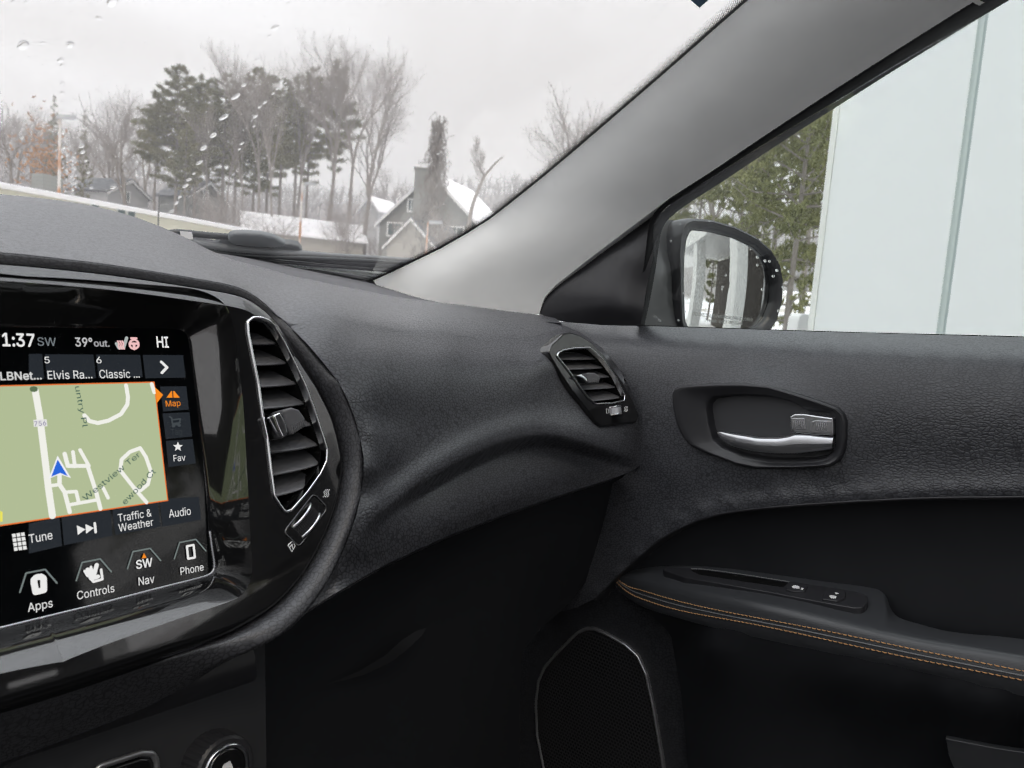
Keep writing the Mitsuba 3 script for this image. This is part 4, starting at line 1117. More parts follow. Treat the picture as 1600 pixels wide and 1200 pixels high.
add('windshield__frit_dots', trimesh.Trimesh(vv, ff, process=False), 'm_seam_black', kind='stuff', label='rows of fading black dots along the border band')
add('windshield__sticker', cat([slab(W, W.pts([(1068, -10), (1093, 12.5), (1118, -10), (1093, -34)], 0.001), 0.0006, 0.0010, 0.0001)]), mat('sticker', prin((0.03, 0.11, 0.20), 0.5)), label='corner of a blue sticker at the top edge')
# drops seen on the screen: px, py, radius, stretch, angle
dl_ = [(36.5, 72, 6.2, 1.15), (176, 4, 6.5, 1.2), (110, 71, 4.6, 1.3), (94.5, 95, 3.6, 1.1), (97, 103, 2.6, 1), (97.5, 131, 3, 1.1), (97.5, 146, 3, 1.1), (98, 159.5, 2.8, 1), (97, 174, 3.2, 1), (97.5, 181, 2.6, 1), (99.5, 207, 2.6, 1.1), (99.5, 231, 3.8, 1.2), (123, 199.5, 2, 1), (128, 229, 3.6, 1.2), (129.5, 238.5, 3.2, 1.1), (134, 252.5, 2.2, 1),
       (118, 287, 2.6, 1.2), (143, 294.5, 2.4, 1.1), (177, 293, 3.8, 1.5), (138, 270, 2.4, 1), (117, 265, 2, 1), (118.5, 254, 1.8, 1), (104.5, 244, 1.8, 1), (268, 331, 3.6, 1.2), (276, 318, 3.2, 1.3), (281, 309, 2.6, 1.2), (290, 291.5, 3.2, 1.8), (295.5, 281.5, 3, 1.4), (303, 272, 2.2, 1.2), (312, 255, 3.4, 2.2), (318, 232.5, 4.2, 1.2), (333.5, 212.5, 4.2, 1.2), (350, 184, 4.4, 2.0),
       (368.5, 152, 4.0, 2.4), (381, 134, 3, 1.3), (402.5, 94.5, 3.8, 1.1), (393, 116, 2.4, 1.1), (430, 44.5, 4.6, 1.3), (421, 57.5, 3, 1.2), (440, 128, 2.6, 1.6), (434, 139, 2.4, 1.5), (427, 147, 2, 1.3), (414, 161, 2.6, 1.5), (406, 168, 2.4, 1.3), (399, 183, 2.8, 1.6), (397, 198, 2, 1.2), (378, 225, 2.4, 1.8), (374, 234, 2, 1.3), (446, 131, 1.8, 1.5), (448, 140, 1.6, 1.4),
       (453, 105, 2, 1.2), (469, 78, 2, 1.1), (484, 46.5, 2, 1.1), (476, 62, 1.8, 1.1), (264.5, 45, 2.6, 1.4), (228, 68, 2.2, 1.3), (154, 29.5, 3, 2.4), (66.5, 68, 2.4, 1.3), (112, 20, 2, 1.2), (40, 16, 2, 1.2), (20, 4, 2, 1.3), (40, 5, 2, 1), (450, 6.5, 2.2, 1.3), (45, 90, 1.4, 1),
       (632, 77.5, 2.8, 1.2), (613, 107.5, 1.6, 1), (606.5, 118, 2.6, 1.3), (598, 134, 2.4, 1.2), (594, 144, 2.2, 1.2), (583.5, 160, 1.8, 1.1), (578, 171.5, 2.4, 1.3), (567.5, 190, 2.6, 1.2), (558, 206, 3.6, 1.2), (550, 222, 2.2, 1.1), (540.5, 236.5, 3.2, 1.2), (530, 255, 2, 1.1), (525, 264, 2.4, 1.2), (503, 296.5, 3, 1.4), (497, 309, 3, 1.2), (492, 318, 2, 1.1), (485, 329, 1.8, 1),
       (636, 295.5, 3.8, 1.4), (640.5, 290, 2, 1.1), (669.5, 257.5, 2.6, 1.2), (685, 241, 2, 1.1), (693, 231, 2.2, 1.1), (715, 206, 1.8, 1), (722, 197.5, 2, 1), (734.5, 184, 1.8, 1), (741.5, 175, 2, 1.1), (754, 160, 1.6, 1), (760.5, 151, 1.5, 1), (768, 143, 1.4, 1), (747, 289, 2, 1), (755.5, 287, 1.8, 1), (746.5, 310, 2.2, 1.1), (788, 212, 2, 1), (773, 238, 1.6, 1), (814, 173, 1.8, 1), (848, 157, 1.6, 1), (844, 130, 1.5, 1),
       (919, 173.5, 3.8, 1.1), (913, 184, 2.6, 1), (886, 220, 2, 1), (1039, 10.5, 3.6, 1.1), (1034, 17, 2.6, 1.2), (1027, 26, 1.8, 1), (1017.5, 38, 1.8, 1), (1013, 44.5, 2, 1), (1003, 57.5, 2, 1), (1001, 60, 1.6, 1), (996, 66, 1.6, 1), (986, 32, 1.6, 1.3), (984, 85, 1.4, 1), (1126, 20, 3, 1.2), (830, 60, 1.3, 1), (806, 103.5, 1.6, 1), (930, 162, 1.8, 1)]
rng = random.Random(11)
col = [(100 + rng.uniform(-6, 8) + 0.1 * (y - 230), y, rng.uniform(1.0, 2.0), 1.0) for y in np.linspace(232, 312, 34)]
col += [(116 + rng.uniform(-3, 3), y, rng.uniform(1.2, 2.2), 1.0) for y in np.linspace(240, 316, 14)]
mist = [(rng.uniform(5, 760), rng.uniform(3, 330), rng.uniform(0.5, 1.0), 1.0) for _ in range(230)]
nb = 0
tiny = []
for (x, y, r, asp) in dl_ + col + mist:
    a_ = rng.uniform(-.2, .2) if x < 240 else 0.9 + rng.uniform(-.3, .3)
    m_ = drop(W, x, y, (max(r, .9) * .84 if r > 1.3 else .95), 1 + (asp - 1) * .35, a_, h=-0.0006, side=-1, vs=1.9)
    if r >= 3.4:
        add('windshield__raindrop', m_, 'm_water', smooth=True)
    else:
        tiny.append(m_)
add('windshield__fine_raindrops', cat(tiny), 'm_water', smooth=True, kind='stuff', label='fine rain drops and runs over the glass')

# ---- A pillar trim
pe = [(560, 447), (583, 438.5), (616, 423.5), (650, 407), (690, 387.5), (730, 364.5), (765, 342.5), (800, 315.5), (850, 275.5), (900, 233.5), (950, 190.5), (1000, 147.5), (1060, 95.5), (1120, 42.5), (1180, -9.5), (1260, -80)]
pl_ = [(1650, -75), (1570, -27), (1490, 22), (1390, 85), (1290, 149), (1190, 215), (1110, 269), (1052, 306), (1018, 331), (970, 367), (920, 405), (868, 446), (850, 466), (842, 492)]
base = [(800, 492), (740, 485), (690, 479), (640, 470), (600, 460)]
yp = [W.to3(W.px(x, y, 0.004), 0.004)[0] for x, y in pe]
ctrl = [(x, y, v) for (x, y), v in zip(pe, yp)]
XP = lambda y: float(np.interp(y, [-100, 0, 160, 330, 500], [.690, .704, .740, .784, .806]))
ctrl += [(x, y, XP(y)) for x, y in pl_]
# belly of the trim: bulges evenly into the cabin between its two edges
ea = np.array([atX(x, y, v) for (x, y), v in zip(pe[1:], yp[1:])]); eb = np.array([atX(x, y, XP(y)) for x, y in pl_[::-1]])
ea, eb = spline(ea, 15), spline(eb, 15)
for i in range(15):
    for w_, k in ((.3, .013), (.62, .017), (.85, .010)):
        q = ea[i] * (1 - w_) + eb[i] * w_ + np.array([-1.0, 0, .15]) * k * min(1, .35 + i / 5)
        pq = xf_px(q); ctrl.append((pq[0], pq[1], q[0]))
pm_, pmu = sheet(pe[1:] + pl_ + base, ctrl, 'X', step=7, smooth_=0.0008)
note('pillar_trim', 'light grey fabric-covered windshield pillar trim', 'pillar trim')
add('pillar_trim__cover', pm_, 'm_pillar_fabric', smooth=True, uv=pmu)
lo_ = spline([atX(x, y, XP(y)) for x, y in pl_], 120)
add('pillar_trim__rear_edge', strips([lo_, lo_ + [.004, .0005, -.001], lo_ + [.012, .004, -.002], lo_ + [.04, .02, 0]]), 'm_pillar_fabric', smooth=True)
hp_ = spline([atX(x, y, XP(y) - k) for x, y, k in ((1502, -12, .014), (1520, 4, .010), (1532, 10, .004))], 20)
add('pillar_trim__upper_joint', strips([hp_ + [-.001, 0, 0], hp_ + [-.0025, -.001, .001], hp_ + [-.001, -.003, .002]]), 'm_pillar_fabric', smooth=True)

# ---- strip between pad and windshield
far = [W.to3(W.px(x, y, 0.004), 0.004) for x, y in ((255, 374), (316, 390.5), (380, 401), (470, 419), (560, 437), (600, 446), (660, 458), (740, 474), (838, 491))]
near = [atY(x, y, float(backy(min(x, 848)))) + [0, .004, -.003] for x, y in ((265, 360), (330, 393), (400, 415), (500, 440), (560, 452), (620, 464), (690, 473), (740, 479), (838, 492))]
far, near = spline(far, 80), spline(near, 80)
rows = [far + [0, .01, -.006]] + [far * (1 - t) + near * t for t in np.linspace(0, 1, 8)] + [near + [0, -.004, -.012]]
su_ = np.stack([np.tile(np.linspace(0, .6, 80), len(rows)), np.repeat(np.linspace(0, .3, len(rows)), 80)], 1)
add('dashboard__defroster_strip', strips(rows), 'm_dash_strip', smooth=True, uv=su_, label='plain grey strip below the windshield')

# ---- cowl outside the glass
note('cowl', 'wet dark cowl strips at the foot of the windshield', 'cowl panel')
def on_w(px, py, lift):
    return W.to3(W.px(px, py, -lift), -lift)
for i, (pts, r, m_) in enumerate((([(300, 375), (420, 396), (520, 408), (600, 415), (700, 424)], .006, 'm_satin_black'), ([(380, 402), (470, 411), (560, 418), (640, 424), (720, 430)], .0045, 'm_piano_black'),
                                  ([(430, 410), (520, 420), (600, 428), (680, 436)], .004, 'm_wet_grey'), ([(470, 420), (540, 430), (600, 440), (660, 450)], .005, 'm_piano_black'))):
    if m_ == 'm_wet_grey':
        mat('wet_grey', prin((0.35, 0.39, 0.38), 0.12, spec=0.6))
    add('cowl__strip', tube(spline([on_w(x, y, .03) for x, y in pts], 50), r, 8), m_, smooth=True)
cb = [on_w(x, y, .05) for x, y in ((300, 372), (420, 396), (540, 412), (640, 420), (740, 428))]
cb2 = [on_w(x, y, .03) for x, y in ((300, 400), (420, 420), (540, 450), (640, 470), (740, 490))]
add('cowl__tray', strips([spline(cb, 40), spline(cb2, 40)]), mat('wet_tray', prin((0.24, 0.27, 0.265), 0.18, spec=0.6), lambda p, n, uv: 0.004 * mikit.noise(p.x * 18, p.y * 90, p.z * 90)), smooth=True)

# ---- wiper
note('wiper', 'grey windshield wiper with moulded blade holder lying across the glass', 'windshield wiper')
mat('wiper_grey', prin((0.17, 0.18, 0.19), 0.42, spec=0.5)); mat('wiper_black', prin((0.035, 0.038, 0.04), 0.3))
arm_ = spline([on_w(x, y, .022) for x, y in ((200, 362), (262, 364.5), (275, 363), (320, 367), (370, 371), (420, 380))], 50)
add('wiper__arm', tube(arm_, 0.0042, 8), 'm_wiper_black', smooth=True)
bl_ = spline([on_w(x, y, .012) for x, y in ((200, 372), (280, 377), (360, 388), (440, 395), (520, 400), (600, 404), (680, 410))], 60)
add('wiper__blade_rail', tube(bl_, np.interp(np.arange(60), [0, 24, 36, 59], [.0062, .0062, .0045, .0035]), 8), 'm_wiper_grey', smooth=True)
rb_ = spline([on_w(x, y, .004) for x, y in ((300, 388), (360, 397), (440, 402), (520, 405), (600, 409), (690, 415))], 60)
add('wiper__rubber', tube(rb_, 0.0035, 6), 'm_wiper_black', smooth=True)
WF = Frame(on_w(400, 382, .02), (1, 0, 0), W.v)
if WF.n @ (EYE - WF.o) < 0:
    WF.n = -WF.n
hold = [(337, 386), (342, 379), (352, 375), (362, 376), (420, 384), (455, 383), (468, 386), (474, 394), (460, 399), (420, 398.5), (360, 394), (340, 391)]
add('wiper__holder', slab(WF, rounded(WF.pts(hold, .003), .003, 120), -.006, .003, .003), 'm_wiper_grey', smooth=50)
hump_ = [(357, 376), (359, 369), (366, 366), (382, 365.5), (410, 367), (430, 372), (447, 381), (445, 385), (430, 387), (395, 386), (368, 383), (360, 380)]
add('wiper__holder_cover', slab(WF, rounded(WF.pts(hump_, .006), .003, 120), .0, .0065, .0035), mat('wiper_cover', prin((0.25, 0.27, 0.285), 0.45)), smooth=50, label='lighter grey clip cover')
st_ = [(283, 372.5), (302, 374), (299, 382), (287, 379)]
add('wiper__sticker', slab(WF, WF.pts(st_, .010), .0, .010, .0003), mat('pale_label', prin((0.42, 0.42, 0.42), 0.5)))
tl = []
for i, (a_, b_) in enumerate(([(348, 382.5), (362, 384.5)], [(372, 385.5), (402, 391.5)], [(360, 390.5), (392, 393)], [(365, 386.6), (388, 389.6)])):
    for k in np.linspace(0, 1, 9 if i != 1 else 12):
        q = (a_[0] + (b_[0] - a_[0]) * k, a_[1] + (b_[1] - a_[1]) * k)
        tl.append(face(WF, rounded(WF.pts([(q[0], q[1] - 1), (q[0] + 1.4, q[1] - .8), (q[0] + 1.3, q[1] + .8), (q[0] + .1, q[1] + .8)], 0.0034), .0001, 12), 0.0034))
add('wiper__moulded_print', cat(tl), 'm_wiper_black', kind='stuff')

# ---- car body: roof, floor and the walls behind the camera, with their window openings
note('cabin_shell', 'roof, floor and pillars of the car around the cabin', 'car body')
z0, zr = EYE[2] - 0.85, EYE[2] + 0.40
# roof with an unseen glazed opening added so sky light brightens the cabin
add('cabin_shell__roof', cat([box((-0.86, -1.15, zr + .02), (.23, 2.5, .04)), box((0.56, -1.15, zr + .02), (.43, 2.5, .04)), box((-0.20, -2.1, zr + .02), (1.09, .6, .04)), box((-0.20, 0.045, zr + .02), (1.09, .11, .04)), box((-0.20, -0.86, zr + .021), (1.09, .10, .03))]), 'm_headliner')
add('cabin_shell__added_sunroof', trimesh.Trimesh([(-.75, -1.8, zr + .045), (.35, -1.8, zr + .045), (.35, 0, zr + .045), (-.75, 0, zr + .045)], [[0, 1, 2], [0, 2, 3]], process=False), 'm_window_glass')
add('cabin_shell__floor', box((-0.10, -0.6, z0), (2.0, 4.0, .04)), 'm_seam_black')
add('cabin_shell__firewall', box((-0.10, 1.02, z0 + .40), (2.0, .04, .74)), 'm_seam_black')
zb = EYE[2] - 0.02
mm = []
mm.append(box((-1.05, -0.6, (z0 + zb) / 2), (.06, 3.6, zb - z0)))
for y_, w_ in ((-0.45, .10), (-1.55, .14), (-2.4, .2)):
    w_ = w_ * 1.0
    mm.append(box((-0.98, y_, (zb + zr) / 2), (.06, w_, zr - zb)))
    mm.append(box((0.80, y_ + .02, (zb + zr) / 2), (.07, w_ + (.16 if y_ > -1 else 0), zr - zb)))
mm.append(box((0.88, -1.55, (z0 + zb) / 2), (.06, 2.1, zb - z0)))
mm.append(box((-0.10, -2.45, (z0 + zb) / 2), (1.9, .06, zb - z0)))
mm.append(box((0.76, -1.15, zr - .03), (.10, 2.3, .10)))
add('cabin_shell__side_walls', cat(mm), 'm_soft_black')
for x_ in (-0.42, 0.45):
    sx = []
    b_ = manifold_box = trimesh.creation.box(extents=(.50, .13, .62)); b_.apply_transform(trimesh.transformations.rotation_matrix(-.3, [1, 0, 0])); b_.apply_translation((x_ - .02, -.72, EYE[2] - .38))
    c_b = trimesh.creation.box(extents=(.50, .52, .14)); c_b.apply_translation((x_ - .02, -.42, EYE[2] - .66))
    h_b = trimesh.creation.box(extents=(.26, .09, .18)); h_b.apply_translation((x_ - .02, -.86, EYE[2] + .06))
    add('cabin_shell__seat', cat([b_, c_b, h_b]), 'm_soft_black')

add('car_door__outer_skin', box((.90, 0.15, (z0 + EYE[2] - .06) / 2), (.05, 1.75, EYE[2] - .06 - z0)), 'm_seam_black')
dd = rounded([(-1.0, -.60), (-.16, -.60), (-.16, -.05), (-.22, .0), (-.9, .02), (-1.0, -.05)], .05, 80)
DF = Frame(EYE + [0, .46, 0], (1, 0, 0), (0, 0, 1))
add('cabin_shell__driver_dash', slab(DF, dd, -.5, 0, .05), 'm_soft_black', smooth=40)
# ================================================================ OUTSIDE
def gz(x, y):
    """Height of the ground."""
    x, y = np.asarray(x, float), np.asarray(y, float)
    d = np.hypot(x, y)
    a = np.degrees(np.arctan2(x, y))                     # bearing from straight ahead, to the right
    rise = 0.082 * np.clip(d - 14, 0, 80) ** 1.0
    front = np.clip((120 - np.abs(a - 40)) / 50, 0, 1)
    und = (meshkit.fbm(np.stack([x / 22, y / 22, x * 0], -1), 3, 4) - 0.5) * np.clip((d - 15) / 30, 0, 1) * 1.2
    ridge = np.exp(-((d - 360) / 120.0) ** 2) * (36 + 12 * meshkit.fbm(np.stack([a / 9, a * 0, a * 0], -1), 3, 9) + 6 * np.sin(a / 7.0))
    return rise * front + und + ridge * np.clip(d - 120, 0, 60) / 60


ra = np.r_[np.linspace(0, 100, 52), np.geomspace(104, 900, 44)]
th = np.linspace(0, 2 * np.pi, 181)[:-1]
RR, TH = np.meshgrid(ra, th, indexing='ij')
gx, gy = RR * np.sin(TH), RR * np.cos(TH)
gzv = gz(gx, gy)
snow_c = lambda p, n, uv: mikit.mix((0.74, 0.74, 0.77), (0.30, 0.27, 0.22), 0.75 * mikit.smoothstep(0.50, 0.66, mikit.fbm(p.x * 0.35, p.y * 0.35, 1.0)) + 0.0)
def ground_c(p, n, uv):
    d = dr.sqrt(p.x * p.x + p.y * p.y)
    hill = mikit.mix((0.15, 0.135, 0.135), (0.21, 0.19, 0.18), mikit.fbm(p.x * 0.06, p.y * 0.06, p.z * 0.1))
    near = mikit.mix((0.13, 0.13, 0.135), (0.55, 0.55, 0.57), mikit.smoothstep(.42, .58, mikit.fbm(p.x * .9, p.y * .9)))
    c = mikit.mix(near, snow_c(p, n, uv), mikit.smoothstep(12.0, 17.0, d + 4 * mikit.noise(p.x * .4, p.y * .4)))
    return mikit.mix(c, hill, mikit.smoothstep(120.0, 170.0, d))
mat('ground', prin(mikit.proc(ground_c), 0.9, spec=0.2))
add('ground', trimesh.Trimesh(np.stack([gx, gy, gzv], -1).reshape(-1, 3), grid_faces(len(ra), len(th), True), process=False), 'm_ground', smooth=True, kind='structure', label='snow-patched slope rising to a wooded hill')


def place(px, py_unused, D):
    r = ray(px, 420); k = D / math.hypot(r[0], r[1])
    x, y = r[0] * k, r[1] * k
    return np.array([x, y, float(gz(x, y))])
def at_top(px, py, D):
    return atD(px, py, D)


# ---- materials
def bark_c(p, n, uv):
    return mikit.mix((0.20, 0.18, 0.165), (0.30, 0.275, 0.25), mikit.noise(p.x * 6, p.y * 6, p.z * 2))
mat('bark', prin(mikit.proc(bark_c), 0.9, spec=0.1))
mat('twig', prin((0.27, 0.245, 0.23), 0.9, spec=0.1))
mat('yellow_bark', prin((0.34, 0.30, 0.19), 0.9, spec=0.1))
def needle_c(p, n, uv):
    return mikit.mix((0.125, 0.128, 0.078), (0.22, 0.205, 0.125), mikit.noise(p.x * 0.9, p.y * 0.9, p.z * 0.9))
mat('needles', prin(mikit.proc(needle_c), 0.8, spec=0.1))
def needle2_c(p, n, uv):
    return mikit.mix((0.15, 0.165, 0.075), (0.28, 0.28, 0.14), mikit.fbm(p.x * 1.1, p.y * 1.1, p.z * 1.1))
mat('near_needles', prin(mikit.proc(needle2_c), 0.8, spec=0.1))
mat('orange_leaf', prin((0.34, 0.20, 0.12), 0.8))


def seg_mesh(segs, sides=4):
    """Many tapered limbs at once: arrays a, b, ra, rb."""
    a, b, r0, r1 = (np.array([s[i] for s in segs], float) for i in range(4))
    t = b - a; t /= np.linalg.norm(t, axis=1, keepdims=True) + 1e-9
    u = np.cross(t, np.where(np.abs(t[:, 2:]) < .9, [[0, 0, 1.0]], [[1.0, 0, 0]])); u /= np.linalg.norm(u, axis=1, keepdims=True) + 1e-9
    w = np.cross(t, u)
    an = np.arange(sides) * 2 * np.pi / sides
    o = np.cos(an)[None, :, None] * u[:, None] + np.sin(an)[None, :, None] * w[:, None]
    v = np.concatenate([a[:, None] + o * r0[:, None, None], b[:, None] + o * r1[:, None, None]], 1)
    k = np.arange(sides); k2 = (k + 1) % sides
    f = np.vstack([np.stack([k, k2, k2 + sides], 1), np.stack([k, k2 + sides, k + sides], 1)])
    F = (np.arange(len(a))[:, None, None] * 2 * sides + f[None]).reshape(-1, 3)
    return trimesh.Trimesh(v.reshape(-1, 3), F, process=False)


def bare_tree(H, spread, seed, trunk_frac=0.3, levels=5, lean=0.0, r0=None, up=0.55):
    """(trunk and limbs, twigs) of a leafless tree of height H standing at the origin."""
    rg = np.random.default_rng(seed)
    big, small = [], []
    r0 = r0 or H * 0.0125

    def grow(p, d, L, r, lv):
        n = 3 if lv < 2 else 2
        q = p
        for i in range(n):
            d = unit(d + rg.normal(0, .10 + .03 * lv, 3) + np.array([0, 0, .05 * up]))
            e = q + d * L / n
            ra_, rb_ = r * (1 - .28 * i / n), r * (1 - .28 * (i + 1) / n)
            (big if lv < 2 else small).append((q, e, ra_, rb_))
            if lv < levels and (i > 0 or lv > 0):
                for _ in range(2 if lv < 3 else (1 if rg.random() < .75 else 0)):
                    s_ = unit(np.cross(d, rg.normal(0, 1, 3)))
                    ang = rg.uniform(.35, .85)
                    nd = unit(d * math.cos(ang) + s_ * math.sin(ang) * spread + np.array([0, 0, .25 * up]))
                    grow(e, nd, L * rg.uniform(.48, .72), rb_ * rg.uniform(.45, .62), lv + 1)
            q = e
        if lv < levels:
            grow(q, d, L * .62, r * .66, lv + 1)
    d = unit(np.array([lean, rg.normal(0, .02), 1.0]))
    n = 6; q = np.zeros(3); Lt = H * trunk_frac
    for i in range(n):
        d = unit(d + rg.normal(0, .025, 3)); d[2] = abs(d[2])
        e = q + d * Lt / n
        big.append((q, e, r0 * (1.25 - .45 * i / n), r0 * (1.25 - .45 * (i + 1) / n)))
        q = e
    for _ in range(rg.integers(2, 4)):
        a_ = rg.uniform(0, 2 * math.pi)
        grow(q, unit(d + .45 * spread * np.array([math.cos(a_), math.sin(a_), 0])), H * .26, r0 * .62, 1)
    grow(q, d, H * .30, r0 * .75, 0)
    B, S_ = seg_mesh(big, 6), seg_mesh([(a, b, max(r, .007), max(s, .005)) for a, b, r, s in small], 3)
    zt = max(B.bounds[1][2], S_.bounds[1][2]); k = H / zt
    for m in (B, S_):
        m.vertices = m.vertices * k
    return B, S_


def pine_tree(H, R, seed, crown=0.45, tuft=0.34, blades=7, dens=1.0, whorl=0.62, droop=0.15, shape=0.7):
    """(trunk with branches, needles) of a ragged pine."""
    rg = np.random.default_rng(seed)
    limbs = []
    n = 10; q = np.zeros(3); r0 = H * 0.0115
    tr = [q]
    for i in range(n):
        q = q + np.array([rg.normal(0, .012), rg.normal(0, .012), 1.0]) * H / n
        tr.append(q)
    tr = np.array(tr)
    for i in range(n):
        limbs.append((tr[i], tr[i + 1], r0 * (1 - .9 * i / n), r0 * (1 - .9 * (i + 1) / n)))
    pos, dirs, sizes = [], [], []
    z = H * crown * 0.75
    while z < H * .99:
        t = (z - H * crown * .75) / (H * (1 - crown * .75))
        rad = R * (min(1.0, .30 + 2.2 * t) if t < .32 else (1 - t) ** shape * 1.12 + .05)
        k = rg.integers(3, 6)
        a0 = rg.uniform(0, 6.28)
        base = np.array([np.interp(z, tr[:, 2], tr[:, i]) for i in range(3)])
        for j in range(k):
            if rg.random() < .16 + .3 * max(0, .25 - t):
                continue
            a_ = a0 + j * 6.283 / k + rg.normal(0, .3)
            L = rad * rg.uniform(.55, 1.25)
            d = unit(np.array([math.cos(a_), math.sin(a_), rg.uniform(-droop, .38) + .25 * t]))
            tip = base + d * L + np.array([0, 0, .12 * L])
            limbs.append((base, base + d * L * .6, r0 * .22, r0 * .14)); limbs.append((base + d * L * .6, tip, r0 * .14, r0 * .05))
            m = max(3, int(L / tuft * 3.0 * dens))
            for _ in range(m):
                s_ = rg.uniform(.22, 1.0) ** .8
                p = base + (tip - base) * s_ + rg.normal(0, 1, 3) * np.array([.22, .22, .09]) * L * .55 * (1.1 - .5 * s_)
                pos.append(p); dirs.append(d); sizes.append(tuft * rg.uniform(.7, 1.3))
        z += whorl * rg.uniform(.7, 1.3)
    pos, dirs, sizes = np.array(pos), np.array(dirs), np.array(sizes)
    N = len(pos)
    dd = dirs[:, None] * .55 + rg.normal(0, .55, (N, blades, 3)) + np.array([0, 0, .25])
    dd /= np.linalg.norm(dd, axis=2, keepdims=True)
    sd = np.cross(dd, rg.normal(0, 1, (N, blades, 3))); sd /= np.linalg.norm(sd, axis=2, keepdims=True) + 1e-9
    w = sizes[:, None, None] * (.13 if tuft < .35 else .065)
    a = pos[:, None] - sd * w * .6; b = pos[:, None] + sd * w * .6
    c = pos[:, None] + dd * sizes[:, None, None] * 1.0
    e = pos[:, None] + dd * sizes[:, None, None] * .55 + sd * w
    g_ = pos[:, None] + dd * sizes[:, None, None] * .55 - sd * w
    v = np.stack([a, b, e, c, g_], 2).reshape(-1, 3)
    F = (np.arange(N * blades)[:, None, None] * 5 + np.array([[0, 1, 2], [0, 2, 4], [4, 2, 3]])[None]).reshape(-1, 3)
    return seg_mesh(limbs, 5), trimesh.Trimesh(v, F, process=False)


PLY = {}


def tree(kind, mk, variant, px, D, top_px, label, group=None, rz=0.0, trunk_mat='m_bark', crown_mat='m_twig', wide=1.0, base=None, tilt=0.0):
    p = place(px, 0, D) if base is None else base
    H = at_top(px, top_px, D)[2] - p[2] if base is None else 11.0
    if (kind, variant) not in PLY:
        A_, B_ = mk(variant)
        PLY[kind, variant] = (mikit.ply(A_, trunk_mat, smooth=False), mikit.ply(B_, crown_mat, smooth=False))
    key = number(kind)
    M = T().translate((p - [0, 0, .15]).tolist()).rotate([0, 1, 0], tilt).rotate([0, 0, 1], rz).scale([H / 20 * wide, H / 20 * wide, H / 20])
    scene[key + '__trunk'] = {**PLY[kind, variant][0], 'to_world': M, 'bsdf': {'type': 'ref', 'id': trunk_mat}}
    scene[key + '__crown'] = {**PLY[kind, variant][1], 'to_world': M, 'bsdf': {'type': 'ref', 'id': crown_mat}}
    note(key, label, 'tree', None, group)
    return key


mk_bare = lambda v: bare_tree(20, [.75, 1.0, .6, .85][v % 4], 100 + v, trunk_frac=[.34, .24, .42, .30][v % 4], levels=5, up=[.6, .4, .8, .6][v % 4])
mk_tall = lambda v: bare_tree(20, [.42, .5][v % 2], 300 + v, trunk_frac=[.50, .44][v % 2], levels=5, up=.9, r0=.17)
mk_pine = lambda v: pine_tree(20, [3.4, 3.9, 2.7][v % 3], 200 + v, crown=[.52, .44, .60][v % 3], tuft=.42, dens=1.75, blades=11)
mk_spruce = lambda v: pine_tree(20, 3.2, 260 + v, crown=.12, tuft=.36, dens=1.1, droop=.5, shape=.9)
mk_sap = lambda v: bare_tree(20, 1.1, 400 + v, trunk_frac=.16, levels=4, up=.6, r0=.16)

# stand of pines and tall bare trees behind the low building
LG = 'pines in the stand behind the low building'
for i, (px, D, ty, v, rz, w, lab) in enumerate([
        (270, 70, 100, 1, 20, 1.15, 'large dark pine at the left end of the stand, broadest crown of them'), (300, 76, 112, 0, 80, 1.0, 'pine just right of the broadest pine in the stand'),
        (238, 72, 140, 2, 10, 1.0, 'shorter pine at the left edge of the stand'), (343, 72, 110, 2, 150, 1.25, 'pine in the middle left of the stand with a thin bare trunk'),
        (392, 72, 104, 1, 210, .95, 'pine in the middle of the stand above the wiper'), (362, 80, 125, 0, 300, .9, 'pine deep in the stand behind the bare trunks'), (432, 80, 118, 2, 40, 1.1, 'pine behind the bare trees right of the middle of the stand'),
        (474, 76, 98, 0, 120, .85, 'pine at the right of the stand under tall bare crowns'), (513, 78, 88, 2, 260, .95, 'rightmost pine of the stand with sparse foliage'),
        (320, 84, 122, 1, 30, 1.0, 'pine in the back row between the two left pines'), (412, 86, 116, 1, 100, 1.0, 'pine in the back row behind the middle trunks'), (455, 88, 112, 2, 190, 1.1, 'pine in the back row right of the middle'), (285, 66, 190, 2, 75, 1.0, 'low young pine under the broadest pine')]):
    tree('pine_tree', mk_pine, v, px, D, ty, lab, LG, rz, 'm_bark', 'm_needles', w)
BG = 'leafless trees in and beside the pine stand'
for i, (px, D, ty, v, rz, w, mk, kd, lab) in enumerate([
        (402, 68, 72, 0, 0, 1.0, mk_tall, 'bare_tall_tree', 'tall leafless tree rising in the middle of the stand'), (505, 70, 44, 1, 40, 1.0, mk_tall, 'bare_tall_tree', 'second tallest leafless tree at the right of the stand'),
        (541, 68, 32, 0, 200, 1.1, mk_tall, 'bare_tall_tree', 'tallest leafless tree, its top highest in the windshield'), (455, 74, 62, 1, 120, .9, mk_tall, 'bare_tall_tree', 'slim leafless tree between two pines of the stand'),
        (425, 66, 92, 1, 300, .8, mk_tall, 'bare_tall_tree', 'slim leafless tree with forked trunk near the light pole'), (348, 70, 98, 0, 90, .8, mk_tall, 'bare_tall_tree', 'slim leafless tree among the left pines'),
        (318, 68, 150, 1, 10, .7, mk_tall, 'bare_tall_tree', 'short leafless tree under the left pines'), (376, 68, 140, 0, 250, .7, mk_tall, 'bare_tall_tree', 'short leafless tree under the middle pines')]):
    tree(kd, mk, v, px, D, ty, lab, BG, rz, 'm_bark', 'm_twig', w)
tree('bare_tree', mk_bare, 0, 566, 66, 82, 'leafless tree with a wide fan crown at the right end of the pine stand', None, 30, 'm_bark', 'm_twig', .95, tilt=3)
